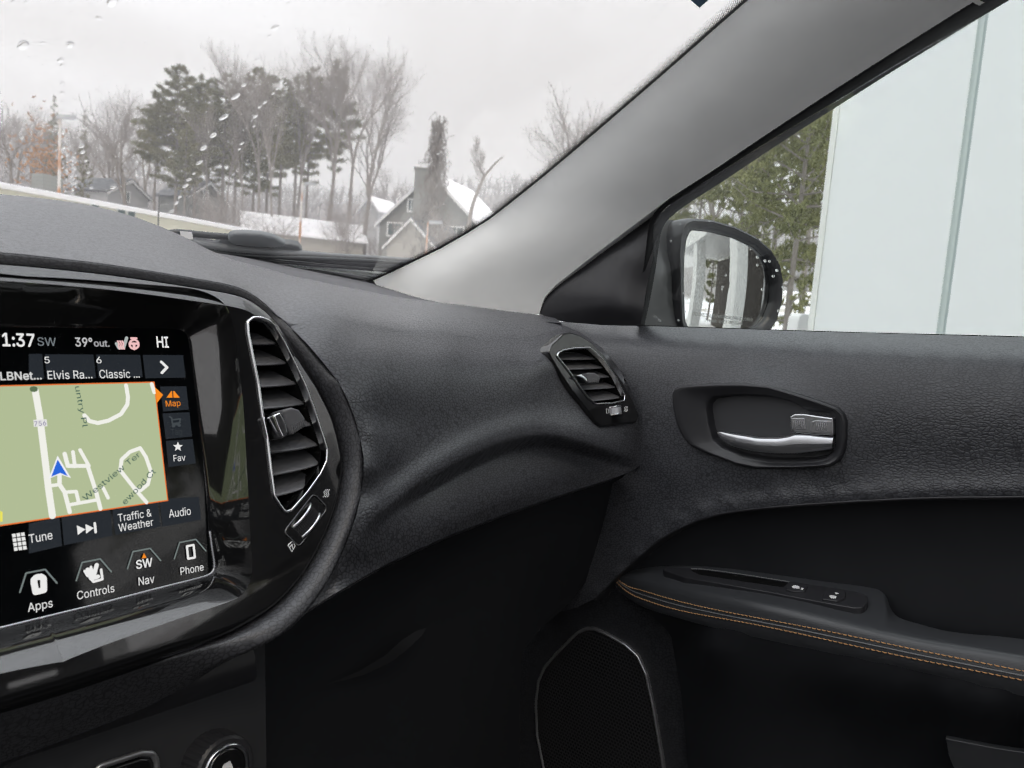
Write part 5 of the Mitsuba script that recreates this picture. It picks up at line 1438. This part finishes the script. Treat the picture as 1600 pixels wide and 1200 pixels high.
for px, D, ty, v, rz, w, lab in ((196, 72, 118, 1, 0, 1.0, 'broad fan-shaped leafless tree left of the pines'), (165, 84, 150, 3, 70, .9, 'hazy leafless tree just left of the fan-shaped one'), (16, 74, 143, 1, 140, 1.0, 'leafless tree at the left edge of the windshield view'),
                             (48, 82, 152, 3, 200, .9, 'leafless tree left of the small spruce'), (-30, 78, 150, 0, 10, 1.0, 'leafless tree beyond the left edge'), (126, 92, 178, 0, 260, 1.0, 'small leafless tree right of the light pole'), (226, 88, 140, 3, 320, .9, 'leafless tree behind the leftmost pine'),
                             (905, 58, 128, 1, 60, .9, 'leafless tree showing above the dark pillar edge'), (600, 150, 255, 3, 10, 1.0, 'distant leafless tree on the hill foot')):
    tree('bare_tree', mk_bare, v, px, D, ty, lab, None, rz, 'm_bark', 'm_twig', w)
tree('spruce_tree', mk_spruce, 0, 82, 76, 146, 'narrow dark spruce beside the leftmost light pole', None, 0, 'm_bark', 'm_needles', .62)
tree('spruce_tree', mk_spruce, 1, 128, 74, 166, 'thin pale spruce right of the leftmost light pole', None, 50, 'm_bark', 'm_needles', .42)
# beech that kept its orange leaves
rg = np.random.default_rng(5)
p_ = place(66, 0, 70); zc = at_top(66, 250, 70)[2]
B_, S_ = bare_tree(7.5, 1.0, 77, levels=3)
M_ = p_
add('beech_tree__trunk', trimesh.Trimesh(B_.vertices + M_, B_.faces, process=False), 'm_bark')
q = rg.normal(0, 1, (420, 3)) * [1.0, 1.0, 1.6] + [p_[0], p_[1], zc]
d_ = rg.normal(0, 1, (420, 3)); d_ /= np.linalg.norm(d_, axis=1, keepdims=True); e_ = np.cross(d_, rg.normal(0, 1, (420, 3))); e_ /= np.linalg.norm(e_, axis=1, keepdims=True)
vv = np.stack([q, q + d_ * .22 + e_ * .1, q + d_ * .42, q + d_ * .22 - e_ * .1], 1).reshape(-1, 3)
add('beech_tree__crown', trimesh.Trimesh(vv, grid_faces(1, 1) if False else (np.arange(420)[:, None, None] * 4 + np.array([[0, 1, 2], [0, 2, 3]])[None]).reshape(-1, 3), process=False), 'm_orange_leaf')
note('beech_tree', 'small beech with withered orange leaves left of the light pole', 'tree')
# brush and saplings at the feet of the trees
rnd = random.Random(3)
for i in range(22):
    px = rnd.uniform(300, 640) if i < 15 else rnd.uniform(570, 790)
    D = rnd.uniform(50, 66) if px < 640 else rnd.uniform(44, 54)
    tree('sapling', mk_sap, i % 3, px, D, 478 + (px - 800) * .0787 - rnd.uniform(95, 165), 'leafless sapling in the brush ' + next(t for lim, t in ((350, 'under the left pines'), (410, 'at the left end of the snowy shed'), (460, 'before the snowy shed, left of the light pole'), (520, 'before the snowy shed, right of the light pole'), (575, 'at the right end of the snowy shed'), (630, 'left of the grey house'), (690, 'before the grey house'), (900, 'right of the grey house by the pillar')) if px < lim), 'saplings in the brush', rnd.uniform(0, 360), 'm_bark', 'm_twig', rnd.uniform(.9, 1.5))

# ---- vine-covered dead tree and broken dead tree by the houses
def vine_mesh(H, R, seed, n=420):
    rg = np.random.default_rng(seed); segs = []
    for _ in range(n):
        z = H * rg.uniform(.0, .97); t = z / H
        r = R * (1.15 - t) * rg.uniform(.25, 1.0) + .05; a_ = rg.uniform(0, 6.28)
        p = np.array([r * math.cos(a_), r * math.sin(a_), z])
        for k in range(4):
            e = p + np.array([rg.normal(0, .16), rg.normal(0, .16), -rg.uniform(.1, .5) if rg.random() < .7 else rg.uniform(.1, .4)])
            e[:2] *= .97
            segs.append((p, e, .028, .020)); p = e
    return seg_mesh(segs, 3)


mat('vine', prin((0.20, 0.18, 0.165), .9))
p_ = place(670, 0, 56); H = at_top(672, 178, 56)[2] - p_[2]
trk = tube(p_ + np.array([[0, 0, -.2], [.1, 0, H * .3], [0, .1, H * .6], [.12, 0, H * .85], [.1, 0, H]]), [.55, .45, .25, .12, .04], 8)
add('dead_tree__trunk', trk, 'm_bark', smooth=True)
vm = vine_mesh(H, 1.7, 4, 700); vm.vertices = vm.vertices + p_
add('dead_tree__vines', vm, 'm_vine')
note('dead_tree', 'dead tree draped with dense hanging vines in front of the grey house', 'tree')
p_ = place(732, 0, 50)
top1, top2, fk = at_top(787, 244, 50), at_top(742, 250, 50), at_top(757, 275, 50)
j1 = at_top(733, 350, 50)
bt1 = tube(spline([p_ - [0, 0, .2], j1, at_top(742, 310, 50), fk], 16), np.linspace(.20, .10, 16), 7)
bt2 = tube(spline([fk, (fk + top1) / 2 + [0, 0, .1], top1], 8), np.linspace(.10, .04, 8), 6)
bt3 = tube(spline([fk, (fk + top2) / 2, top2], 8), np.linspace(.09, .03, 8), 6)
add('dead_tree_001__trunk', bt1, 'm_bark', smooth=True); add('dead_tree_001__limb', bt2, 'm_bark', smooth=True); add('dead_tree_001__limb', bt3, 'm_bark', smooth=True)
A_, B_ = bare_tree(3.0, .7, 55, trunk_frac=.1, levels=3)
add('dead_tree_001__twigs', trimesh.Trimesh(np.vstack([B_.vertices * [.6, .6, 1] + fk - [0, 0, 1.2], B_.vertices * [.5, .5, .9] + at_top(748, 262, 50) - [0, 0, .6]]), np.vstack([B_.faces, B_.faces + len(B_.vertices)]), process=False), 'm_twig')
note('dead_tree_001', 'broken dead tree forking into two bare stubs by the pillar', 'tree')

# ---- houses
mat('grey_siding', prin(mikit.proc(lambda p, n, uv: mikit.mix((0.24, 0.245, 0.23), (0.20, 0.205, 0.19), mikit.smoothstep(.80, .95, p.z * 6 - dr.floor(p.z * 6)))), 0.8))
mat('tan_siding', prin((0.36, 0.34, 0.30), 0.8)); mat('white_trim', prin((0.72, 0.72, 0.71), 0.6)); mat('cream_wall', prin(mikit.proc(lambda p, n, uv: mikit.mix((0.58, 0.565, 0.45), (0.52, 0.51, 0.41), mikit.fbm(p.x * .8, p.y * .8, p.z * 2))), 0.7))
mat('snow', prin((0.78, 0.78, 0.80), 0.9, spec=0.1)); mat('dark_roof', prin(mikit.proc(lambda p, n, uv: mikit.mix((0.09, 0.095, 0.105), (0.16, 0.165, 0.175), mikit.noise(p.x * 3, p.y * 3, p.z * 9))), 0.8))
mat('pane', prin((0.10, 0.13, 0.13), 0.08, spec=0.6)); mat('pale_siding', prin((0.50, 0.50, 0.50), 0.8))


def house(key, px, D, ridge_px, eave_px, w, depth, yaw, label, wall='m_grey_siding', roof='m_dark_roof', wins=(), cat_='house', base_drop=1.5, over=0.35):
    """A gabled house. yaw 0: the gable faces the camera; wins: (x along the gable, z above eaves, width, height) on the gable, or with a fifth entry on the right-hand side wall."""
    p = place(px, 0, D)
    ze, zr_ = at_top(px, eave_px, D)[2], at_top(px, ridge_px, D)[2]
    r = ray(px, 420); br = math.atan2(r[0], r[1]) + math.radians(yaw)
    f = np.array([math.sin(br), math.cos(br), 0.0]); s_ = np.array([math.cos(br), -math.sin(br), 0.0]); up = np.array([0, 0, 1.0])
    o = np.array([p[0], p[1], 0.0]); zb_ = p[2] - base_drop
    L = lambda x, y, z: o + s_ * x + f * y + up * z
    key = number(key)
    h = w / 2
    def wallmesh():
        V_ = [L(-h, 0, zb_), L(h, 0, zb_), L(h, 0, ze), L(0, 0, zr_ - .05), L(-h, 0, ze), L(-h, depth, zb_), L(h, depth, zb_), L(h, depth, ze), L(0, depth, zr_ - .05), L(-h, depth, ze)]
        F_ = [[0, 1, 2], [0, 2, 4], [4, 2, 3], [5, 7, 6], [5, 9, 7], [9, 8, 7], [0, 4, 9], [0, 9, 5], [1, 6, 7], [1, 7, 2]]
        return trimesh.Trimesh(V_, F_, process=False)
    add(key + '__wall', wallmesh(), wall)
    sl_ = (zr_ - ze) / h
    ex, ez = h + over, ze - sl_ * over
    th_ = .14
    for sg in (-1, 1):
        c8 = [L(0, -over, zr_), L(sg * ex, -over, ez), L(sg * ex, depth + over, ez), L(0, depth + over, zr_)]
        c8 = np.array(c8 + [c + up * th_ for c in c8])
        m = trimesh.Trimesh(c8, [[0, 1, 2], [0, 2, 3], [4, 6, 5], [4, 7, 6], [0, 4, 5], [0, 5, 1], [1, 5, 6], [1, 6, 2], [2, 6, 7], [2, 7, 3], [3, 7, 4], [3, 4, 0]], process=False)
        add(key + '__roof', m, roof)
        b = np.array([L(sg * .0, -over - .03, zr_ - .20), L(sg * ex, -over - .03, ez - .20), L(sg * ex, -over - .03, ez + .03), L(0, -over - .03, zr_ + .03)])
        add(key + '__bargeboard', trimesh.Trimesh(np.vstack([b, b + f * .05]), [[0, 1, 2], [0, 2, 3], [4, 6, 5], [4, 7, 6], [0, 4, 5], [0, 5, 1], [3, 2, 6], [3, 6, 7]], process=False), 'm_white_trim')
    for wn in wins:
        x, z, ww, hh = wn[:4]
        if len(wn) == 4:
            A2 = L(x, -.06, ze + z); du, dn = s_, -f
        else:
            A2 = L(h + .06, x, ze + z); du, dn = f, s_
        def bx(cx, cz, bw, bh, d0, d1):
            c = [A2 + du * (cx + i * bw / 2) + up * (cz + j * bh / 2) + dn * d for d in (d0, d1) for i, j in ((-1, -1), (1, -1), (1, 1), (-1, 1))]
            return trimesh.Trimesh(c, [[0, 2, 1], [0, 3, 2], [4, 5, 6], [4, 6, 7], [0, 1, 5], [0, 5, 4], [1, 2, 6], [1, 6, 5], [2, 3, 7], [2, 7, 6], [3, 0, 4], [3, 4, 7]], process=False)
        wk = number(key + '__window')
        fw = .14
        add(wk + '__frame', cat([bx(0, hh / 2 - fw / 2, ww, fw, 0, .06), bx(0, -hh / 2 + fw / 2, ww, fw, 0, .06), bx(-ww / 2 + fw / 2, 0, fw, hh - 2 * fw, 0, .06), bx(ww / 2 - fw / 2, 0, fw, hh - 2 * fw, 0, .06), bx(0, 0, .06, hh - 2 * fw, 0, .05)]), 'm_white_trim')
        add(wk + '__pane', bx(0, 0, ww - 2 * fw + .02, hh - 2 * fw + .02, -.04, .02), 'm_pane')
    note(key, label, cat_)
    return key, L, ze, zr_


hk, L_, ze_, zr_ = house('house', 666, 63, 270, 350, 9.4, 8, 27, 'grey gabled house with snowy roof and tall boarded chimney behind the vine-covered tree', wins=((-1.75, 1.5, .75, 1.15), (-3.2, -.55, 1.5, 1.25), (2.6, -.7, 1.4, 1.25)), roof='m_snow')
c_ = L_(.1, -1.0, 0)
zt_ = at_top(668, 263, 61)[2]
cb_ = -math.atan2(*ray(668, 420)[:2])
add(hk + '__chimney', cat([box((c_[0], c_[1], zt_ - 4), (2.1, 1.1, 8), rot=cb_), box((c_[0], c_[1], zt_ + .05), (2.3, 1.3, .12), rot=cb_)]), 'm_grey_siding', label='tall boarded chimney')
house('house', 640, 56, 341, 383, 4.4, 5, 35, 'low dark-roofed annex in front of the grey house', wall='m_tan_siding', over=.25)
house('house', 572, 88, 307, 326, 2.6, 4, 38, 'small pale gabled house far behind the brush', wall='m_pale_siding', wins=((0, .3, .7, .9),), roof='m_snow')
house('house', 320, 78, 284, 310, 4.4, 4.0, -42, 'grey gabled house with dark roof behind the low building, under the pines', wins=((-.3, .35, .7, 1.0),))
house('house', 198, 76, 281, 304, 4.6, 4.0, -45, 'dark-roofed house with pale gable left of the pines', wall='m_pale_siding', wins=((-.3, -.2, .8, 1.0),))
house('house', 378, 66, 332, 359, 4.4, 9.5, 86, 'long low shed with snow on its roof behind the bare trunks', wall='m_tan_siding', roof='m_snow', cat_='shed')
# ---- low cream building
a0, a1 = at_top(-330, 222.5, 30.5), at_top(0, 286, 37.0)
H_ = a1[2]
p0 = a1; p1 = atD(412, 363, 37.0)
p1 = EYE + (p1 - EYE) * ((H_ - EYE[2]) / (p1[2] - EYE[2]))
pa = p1 + (p0 - p1) * 1.9
dn_ = unit(np.cross([0, 0, 1], p1 - pa)); dn_ = dn_ if dn_ @ (p1 - EYE) > 0 else -dn_
zb_ = min(gz(*pa[:2]), gz(*p1[:2])) - 2.5
def prism(q0, q1, dvec, z0_, z1_):
    c = [np.array([*q[:2], z]) for z in (z0_, z1_) for q in (q0, q1, q1 + dvec, q0 + dvec)]
    return trimesh.Trimesh(c, [[0, 2, 1], [0, 3, 2], [4, 5, 6], [4, 6, 7], [0, 1, 5], [0, 5, 4], [1, 2, 6], [1, 6, 5], [2, 3, 7], [2, 7, 6], [3, 0, 4], [3, 4, 7]], process=False)
BK_ = 'low_building'
note(BK_, 'long low cream building with snow-edged flat roof seen over the dashboard', 'building')
add(BK_ + '__wall', prism(pa, p1, dn_ * 9, zb_, H_ - .21), 'm_cream_wall')
add(BK_ + '__roof', prism(pa - dn_ * .25, p1 - dn_ * .25 + unit(p1 - pa) * .25, dn_ * 9.5, H_ - .20, H_ - .06), 'm_white_trim')
sr = prism(pa - dn_ * .18, p1 - dn_ * .18, dn_ * 9.3, H_ - .06, H_ + .03)
add(BK_ + '__roof_snow', sr, 'm_snow')
ul = unit(p1 - pa)
for (x0_, x1_, yb) in ((141, 154, 322), (182, 195, 333), (198, 211, 335)):
    def onw(px, py):
        r = ray(px, py); t = ((pa - EYE) @ dn_) / (r @ dn_); return EYE + r * t
    A_, B2 = onw(x0_, yb - 8), onw(x1_, yb - 8)
    wk = number(BK_ + '__window')
    add(wk + '__frame', prism(A_ - dn_ * .05, B2 - dn_ * .05, dn_ * .1, A_[2] - 1.05, A_[2] + .07), 'm_white_trim')
    add(wk + '__pane', prism(A_ - dn_ * .08 + ul * .05, B2 - dn_ * .08 - ul * .05, dn_ * .1, A_[2] - 1.0, A_[2]), 'm_pane')
hv_ = at_top(74, 281, 43)
add('rooftop_unit', box((hv_[0], hv_[1], hv_[2] - .3), (1.0, .8, 1.0), rot=.3), 'm_grey_siding', label='grey boxy air unit on the low roof by the light pole', cat_='air unit')

# ---- light poles
def pole_c(p, n, uv):
    return mikit.mix((0.55, 0.53, 0.50), (0.42, 0.22, 0.12), mikit.smoothstep(.45, .7, mikit.fbm(p.x * 3, p.y * 3, p.z * .9) + dr.clip((7.0 - p.z) * .09, -.3, .4)))
mat('rusty_pole', prin(mikit.proc(pole_c), 0.7)); mat('lamp_grey', prin((0.35, 0.36, 0.37), 0.5)); mat('dark_pole', prin((0.10, 0.10, 0.10), 0.5))


def pole(px, D, ty, arm_px, label, r=.10, m='m_rusty_pole'):
    p = place(px, 0, D); t = at_top(px, ty, D)
    t = np.array([p[0], p[1], t[2]])
    key = number('light_pole')
    add(key + '__pole', tube(np.array([p - [0, 0, .6], (p + t) / 2, t]), [r, r * .85, r * .7], 8), m, smooth=True)
    if arm_px:
        e = at_top(arm_px, ty + (2 if arm_px > px else 0), D); e = np.array([e[0], e[1], t[2] + .05])
        add(key + '__arm', tube(np.array([t, (t + e) / 2 + [0, 0, .05], e]), r * .4, 6), m, smooth=True)
        d = unit(e - t); c = e - d * .1
        hd = box((0, 0, 0), (.75, .36, .16)); hd.vertices = hd.vertices @ np.array([d, np.cross([0, 0, 1], d), [0, 0, 1]]) + c
        add(key + '__lamp_head', hd, 'm_lamp_grey')
    note(key, label, 'light pole')


pole(90, 40, 182, 108, 'tall pale light pole with rusty foot at the left of the windshield', .085)
pole(466, 52, 286, 487, 'light pole with an arm to the right among the bare trunks', .09)
pole(664, 44, 347, 683, 'short light pole with rusty shaft before the grey house', .07)
pole(245, 34, 303, None, 'thin dark pole before the low cream building', .035, 'm_dark_pole')

# ---- far wooded hill: one mass of bare crowns
rg = np.random.default_rng(8)
N = 5200
az = rg.uniform(-40, 120, N); dd_ = rg.uniform(150, 400, N)
hx, hy = dd_ * np.sin(np.radians(az)), dd_ * np.cos(np.radians(az))
hz = gz(hx, hy); hh_ = rg.uniform(5, 9, N)
segs = []
for i in range(N):
    b = np.array([hx[i], hy[i], hz[i] - .5]); t = b + [rg.normal(0, .5), rg.normal(0, .5), hh_[i]]
    segs.append((b, t, .22, .06))
    for _ in range(7):
        s_ = rg.uniform(.35, .85); q = b + (t - b) * s_
        segs.append((q, q + np.array([rg.normal(0, 1.5), rg.normal(0, 1.5), rg.uniform(1.5, 4.0)]), .14, .05))
mat('hill_twig', prin((0.27, 0.255, 0.255), 0.9, spec=0.05))
add('hill_forest', seg_mesh(segs, 3), 'm_hill_twig', kind='stuff', label='mass of leafless trees on the far hill', cat_='forest')

# ---- near pines beyond the side window
mk_near = lambda v: pine_tree(20, [5.2, 4.4, 5.8][v % 3], 500 + v, crown=.16, tuft=.30, blades=8, dens=1.25, whorl=.62, droop=.35, shape=.55)
NG = 'tall yellow-green pines beyond the side window'
for i, (px, D, ty, v, rz, lab) in enumerate([(1238, 19, -150, 0, 0, 'yellow-green pine against the white wall edge with visible trunk'), (1150, 22, 60, 1, 60, 'yellow-green pine behind the door mirror'), (1085, 26, 150, 2, 120, 'yellow-green pine left of the door mirror'),
                                           (1205, 29, -100, 1, 200, 'yellow-green pine farther back between two others'), (1300, 24, -160, 2, 260, 'yellow-green pine half hidden by the white wall')]):
    tree('near_pine', mk_near, v, px, D, ty, lab, NG, rz, 'm_bark', 'm_near_needles', .72)
for i, (px, D, ty, v, rz) in enumerate([(1120, 34, 60, 1, 0), (1180, 36, 40, 0, 90), (1262, 33, 30, 2, 40), (1060, 40, 100, 0, 10)]):
    tree('bare_tree', mk_bare, v, px, D, ty, ['leafless tree behind the pines above the mirror', 'leafless tree behind the pines right of the mirror', 'leafless tree close to the white wall edge', 'leafless tree left of the pines by the pillar'][i], None, rz, 'm_bark', 'm_twig', .9)

# ---- white panelled building beside the car
XWL = 5.0
e0, s0 = atX(1287, 320, XWL), atX(1508, 270, XWL)
pitch = e0[1] - s0[1]
NB = 'panel_building'
note(NB, 'white metal-panelled building wall close beside the car', 'building')
mat('white_panel', prin(mikit.proc(lambda p, n, uv: mikit.mix((0.76, 0.79, 0.79), (0.72, 0.75, 0.75), mikit.fbm(p.y * 1.2, p.z * .5))), 0.35)); mat('panel_joint', prin((0.50, 0.56, 0.545), 0.4)); mat('corner_trim', prin((0.70, 0.72, 0.69), 0.4))
add(NB + '__corner_trim', box((XWL + .02, e0[1] - .012, 3.0), (.09, .03, 7.0)), 'm_corner_trim')
yy = e0[1] - .03
for i in range(5):
    w_ = pitch - .07 if i == 0 else pitch - .05
    add(NB + '__panel', box((XWL + .05, yy - w_ / 2, 3.0), (.10, w_, 7.0)), 'm_white_panel')
    yy -= w_
    add(NB + '__joint', cat([box((XWL + .06, yy - .025, 3.0), (.08, .05, 7.0)), box((XWL + .022, yy - .025, 3.0), (.02, .018, 7.0))]), 'm_panel_joint')
    yy -= .05
add(NB + '__core', box((XWL + 2.1, e0[1] - 2.6, 3.0), (3.9, 5.0, 6.9)), 'm_pale_siding')
# porch behind, seen only in the door mirror
mat('porch_white', prin((0.76, 0.76, 0.74), 0.5)); mat('porch_wood', prin((0.09, 0.08, 0.07), 0.8))
ye = yy
note('porch', 'white-columned porch behind the car, showing in the door mirror', 'porch')
for x_, y_ in ((4.4, -4.15), (4.5, -7.7), (4.5, -11.2)):
    add('porch__column', box((x_, y_, 1.5), (.46, .46, 3.6)), 'm_porch_white')
add('porch__roof', cat([box((6.2, -8.0, 3.4), (3.8, 9.0, .25)), box((4.35, -8.0, 3.25), (.25, 9.2, .5))]), 'm_porch_white')
add('porch__back_wall', box((8.2, -9.5, 1.5), (.2, 6.0, 3.4)), 'm_porch_wood')
for i, (x_, y_) in enumerate(((9.0, -15.0), (13.0, -14.0))):
    tree('near_pine', mk_near, i, 800, 20, 0, ['yellow-green pine behind the porch, nearer the wall', 'yellow-green pine behind the porch, farther right'][i], NG, 40 * i, 'm_bark', 'm_near_needles', .8, base=np.array([x_, y_, 0.0]))
# small white box with a blue mark at the foot of the wall
p_ = atD(1256, 505, 9.0)
add('utility_box__body', slab(Frame(p_ + [0, 0, -.25], (CR[0], CR[1], 0), (0, 0, 1)), rounded([(-.07, -.6), (.09, -.6), (.09, .30), (.06, .36), (-.04, .36), (-.07, .30)], .02, 60), -.3, 0, .02), 'm_porch_white', smooth=40)
add('utility_box__mark', slab(Frame(p_ + [0, 0, -.25], (CR[0], CR[1], 0), (0, 0, 1)), np.array([(-.055, .05), (-.015, .05), (-.015, .11), (-.055, .11)]), 0, .004, .001), mat('blue_mark', prin((0.03, 0.12, 0.45), 0.5)))
note('utility_box', 'small white box with a blue mark at the foot of the white wall', 'utility box')

# ================================================================ DOOR MIRROR
MK = 'door_mirror'
note(MK, 'black-rimmed passenger door mirror reflecting the white building', 'door mirror')
MF = Frame(atY(1140, 430, 0.46), unit((0.955, -0.29, 0.0)), (0, 0, 1))
if MF.n[1] > 0:
    MF.n = -MF.n
mg = [(1066, 440), (1067, 400), (1070, 375), (1076, 362), (1088, 359), (1110, 362), (1146, 372), (1176, 386), (1192, 400), (1201, 420), (1204, 444), (1202, 472), (1193, 496), (1182, 509), (1170, 514), (1140, 522), (1078, 522), (1068, 500)]
mgl = rounded(MF.pts(mg, 0.0), .006, 160)
mat('mirror', {'type': 'conductor', 'material': 'Al'})
scene['m_mirror'] = {'type': 'twosided', 'bsdf': {'type': 'conductor', 'material': 'Al', 'specular_reflectance': rgb(.86, .88, .87)}}
mc_ = MF.px(1140, 445, 0.0); ml = by_angle(mgl, mc_)
mr_ = []
for t in np.linspace(0.002, 1, 14):
    q_ = mc_ + (ml - mc_) * t
    mr_.append(MF.to3(q_, .0022 - ((q_ - mc_) ** 2).sum(1) / (2 * 1.0)))
add(MK + '__glass', trimesh.Trimesh(np.vstack(mr_), grid_faces(14, len(ml), True), process=False), 'm_mirror', smooth=True, label='mirror glass with a line of etched small print')
hr = [(1064, 440), (1063, 395), (1065, 368), (1072, 349), (1084, 345), (1115, 347), (1150, 357), (1184, 374), (1206, 393), (1219, 415), (1223.5, 440), (1222, 470), (1214, 500), (1200, 522), (1180, 532), (1075, 532), (1066, 500)]
hrl = by_angle(rounded(MF.pts(hr, 0.012), .01, 200), MF.px(1140, 445, 0.0)); gll = by_angle(mgl, MF.px(1140, 445, 0.0))
rws = [(offl(gll, -.0005), -.002), (offl(gll, -.001), .004), (gll * .55 + hrl * .45, .009), (hrl, .012), (offl(hrl, -.003), .009), (offl(hrl, -.0045), .0)]
hc_ = MF.px(1120, 440, 0.0)
for t in np.linspace(.12, 1, 9):
    rws.append((hc_ + (offl(hrl, -.0045) - hc_) * math.sqrt(max(1 - (t * .97) ** 2.4, 0.0)), -.10 * t))
v = np.vstack([MF.to3(p, q) for p, q in rws])
add(MK + '__housing', trimesh.Trimesh(v, grid_faces(len(rws), len(hrl), True), process=False), 'm_satin_black', smooth=50)
# inner flank of the housing, next to the glass of the door
fl = [(1064, 345), (1046, 343), (1034, 345), (1026, 360), (1016, 420), (1008, 470), (1004, 520), (1068, 525), (1062, 440)]
ctrl = [(1064, 345, .995), (1034, 345, .955), (1016, 420, .93), (1004, 520, .915), (1068, 525, .99), (1062, 440, .985), (1040, 430, .95)]
fm_, _u = sheet(fl, ctrl, 'X', step=8)
mat('mirror_shell', prin((0.055, 0.058, 0.062), 0.22, spec=0.6))
add(MK + '__flank', fm_, 'm_mirror_shell', smooth=True)


def mtext(s, p0_, p1_, cap):
    h = .0016
    a, b = MF.px(*p0_, h), MF.px(*p1_, h)
    m = meshkit.text_mesh(s, 1.0, 0.02); v = np.array(m.vertices); f = np.array(m.faces); f = f[(v[f][:, :, 2] > .01).all(1)]
    x0, x1 = v[:, 0].min(), v[:, 0].max(); L = np.linalg.norm(b - a); d = (b - a) / L; n_ = np.array([-d[1], d[0]])
    if n_[1] < 0: n_ = -n_
    c = abs(MF.px(p0_[0], p0_[1] - cap, h)[1] - a[1])
    m = trimesh.Trimesh(MF.to3(a + np.outer((v[:, 0] - x0) / (x1 - x0) * L, d) + np.outer(v[:, 1] * c, n_), h), f, process=False); m.remove_unreferenced_vertices(); return m


mat('etched', prin((0.30, 0.31, 0.30), 0.6))
add(MK + '__etched_text', cat([mtext('OBJECTS IN MIRROR ARE CLOSER', (1086, 493), (1176, 502), 5), mtext('THAN THEY APPEAR', (1104, 503), (1160, 508), 5)]), 'm_etched')

# ================================================================ AIR
top_ = 110.0; bot_ = float(gzv.min()) - 1.0
scene['winter_air'] = {'type': 'homogeneous', 'albedo': rgb(.95, .95, .955), 'sigma_t': HAZE}
scene['haze'] = {'type': 'cube', 'to_world': T().translate([0, 0, (top_ + bot_) / 2]).scale([925, 925, (top_ - bot_) / 2]), 'bsdf': {'type': 'null'}, 'interior': {'type': 'ref', 'id': 'winter_air'}}
note('haze', 'thin grey winter haze over the far trees', None, 'stuff')
scene['camera']['medium'] = {'type': 'ref', 'id': 'winter_air'}
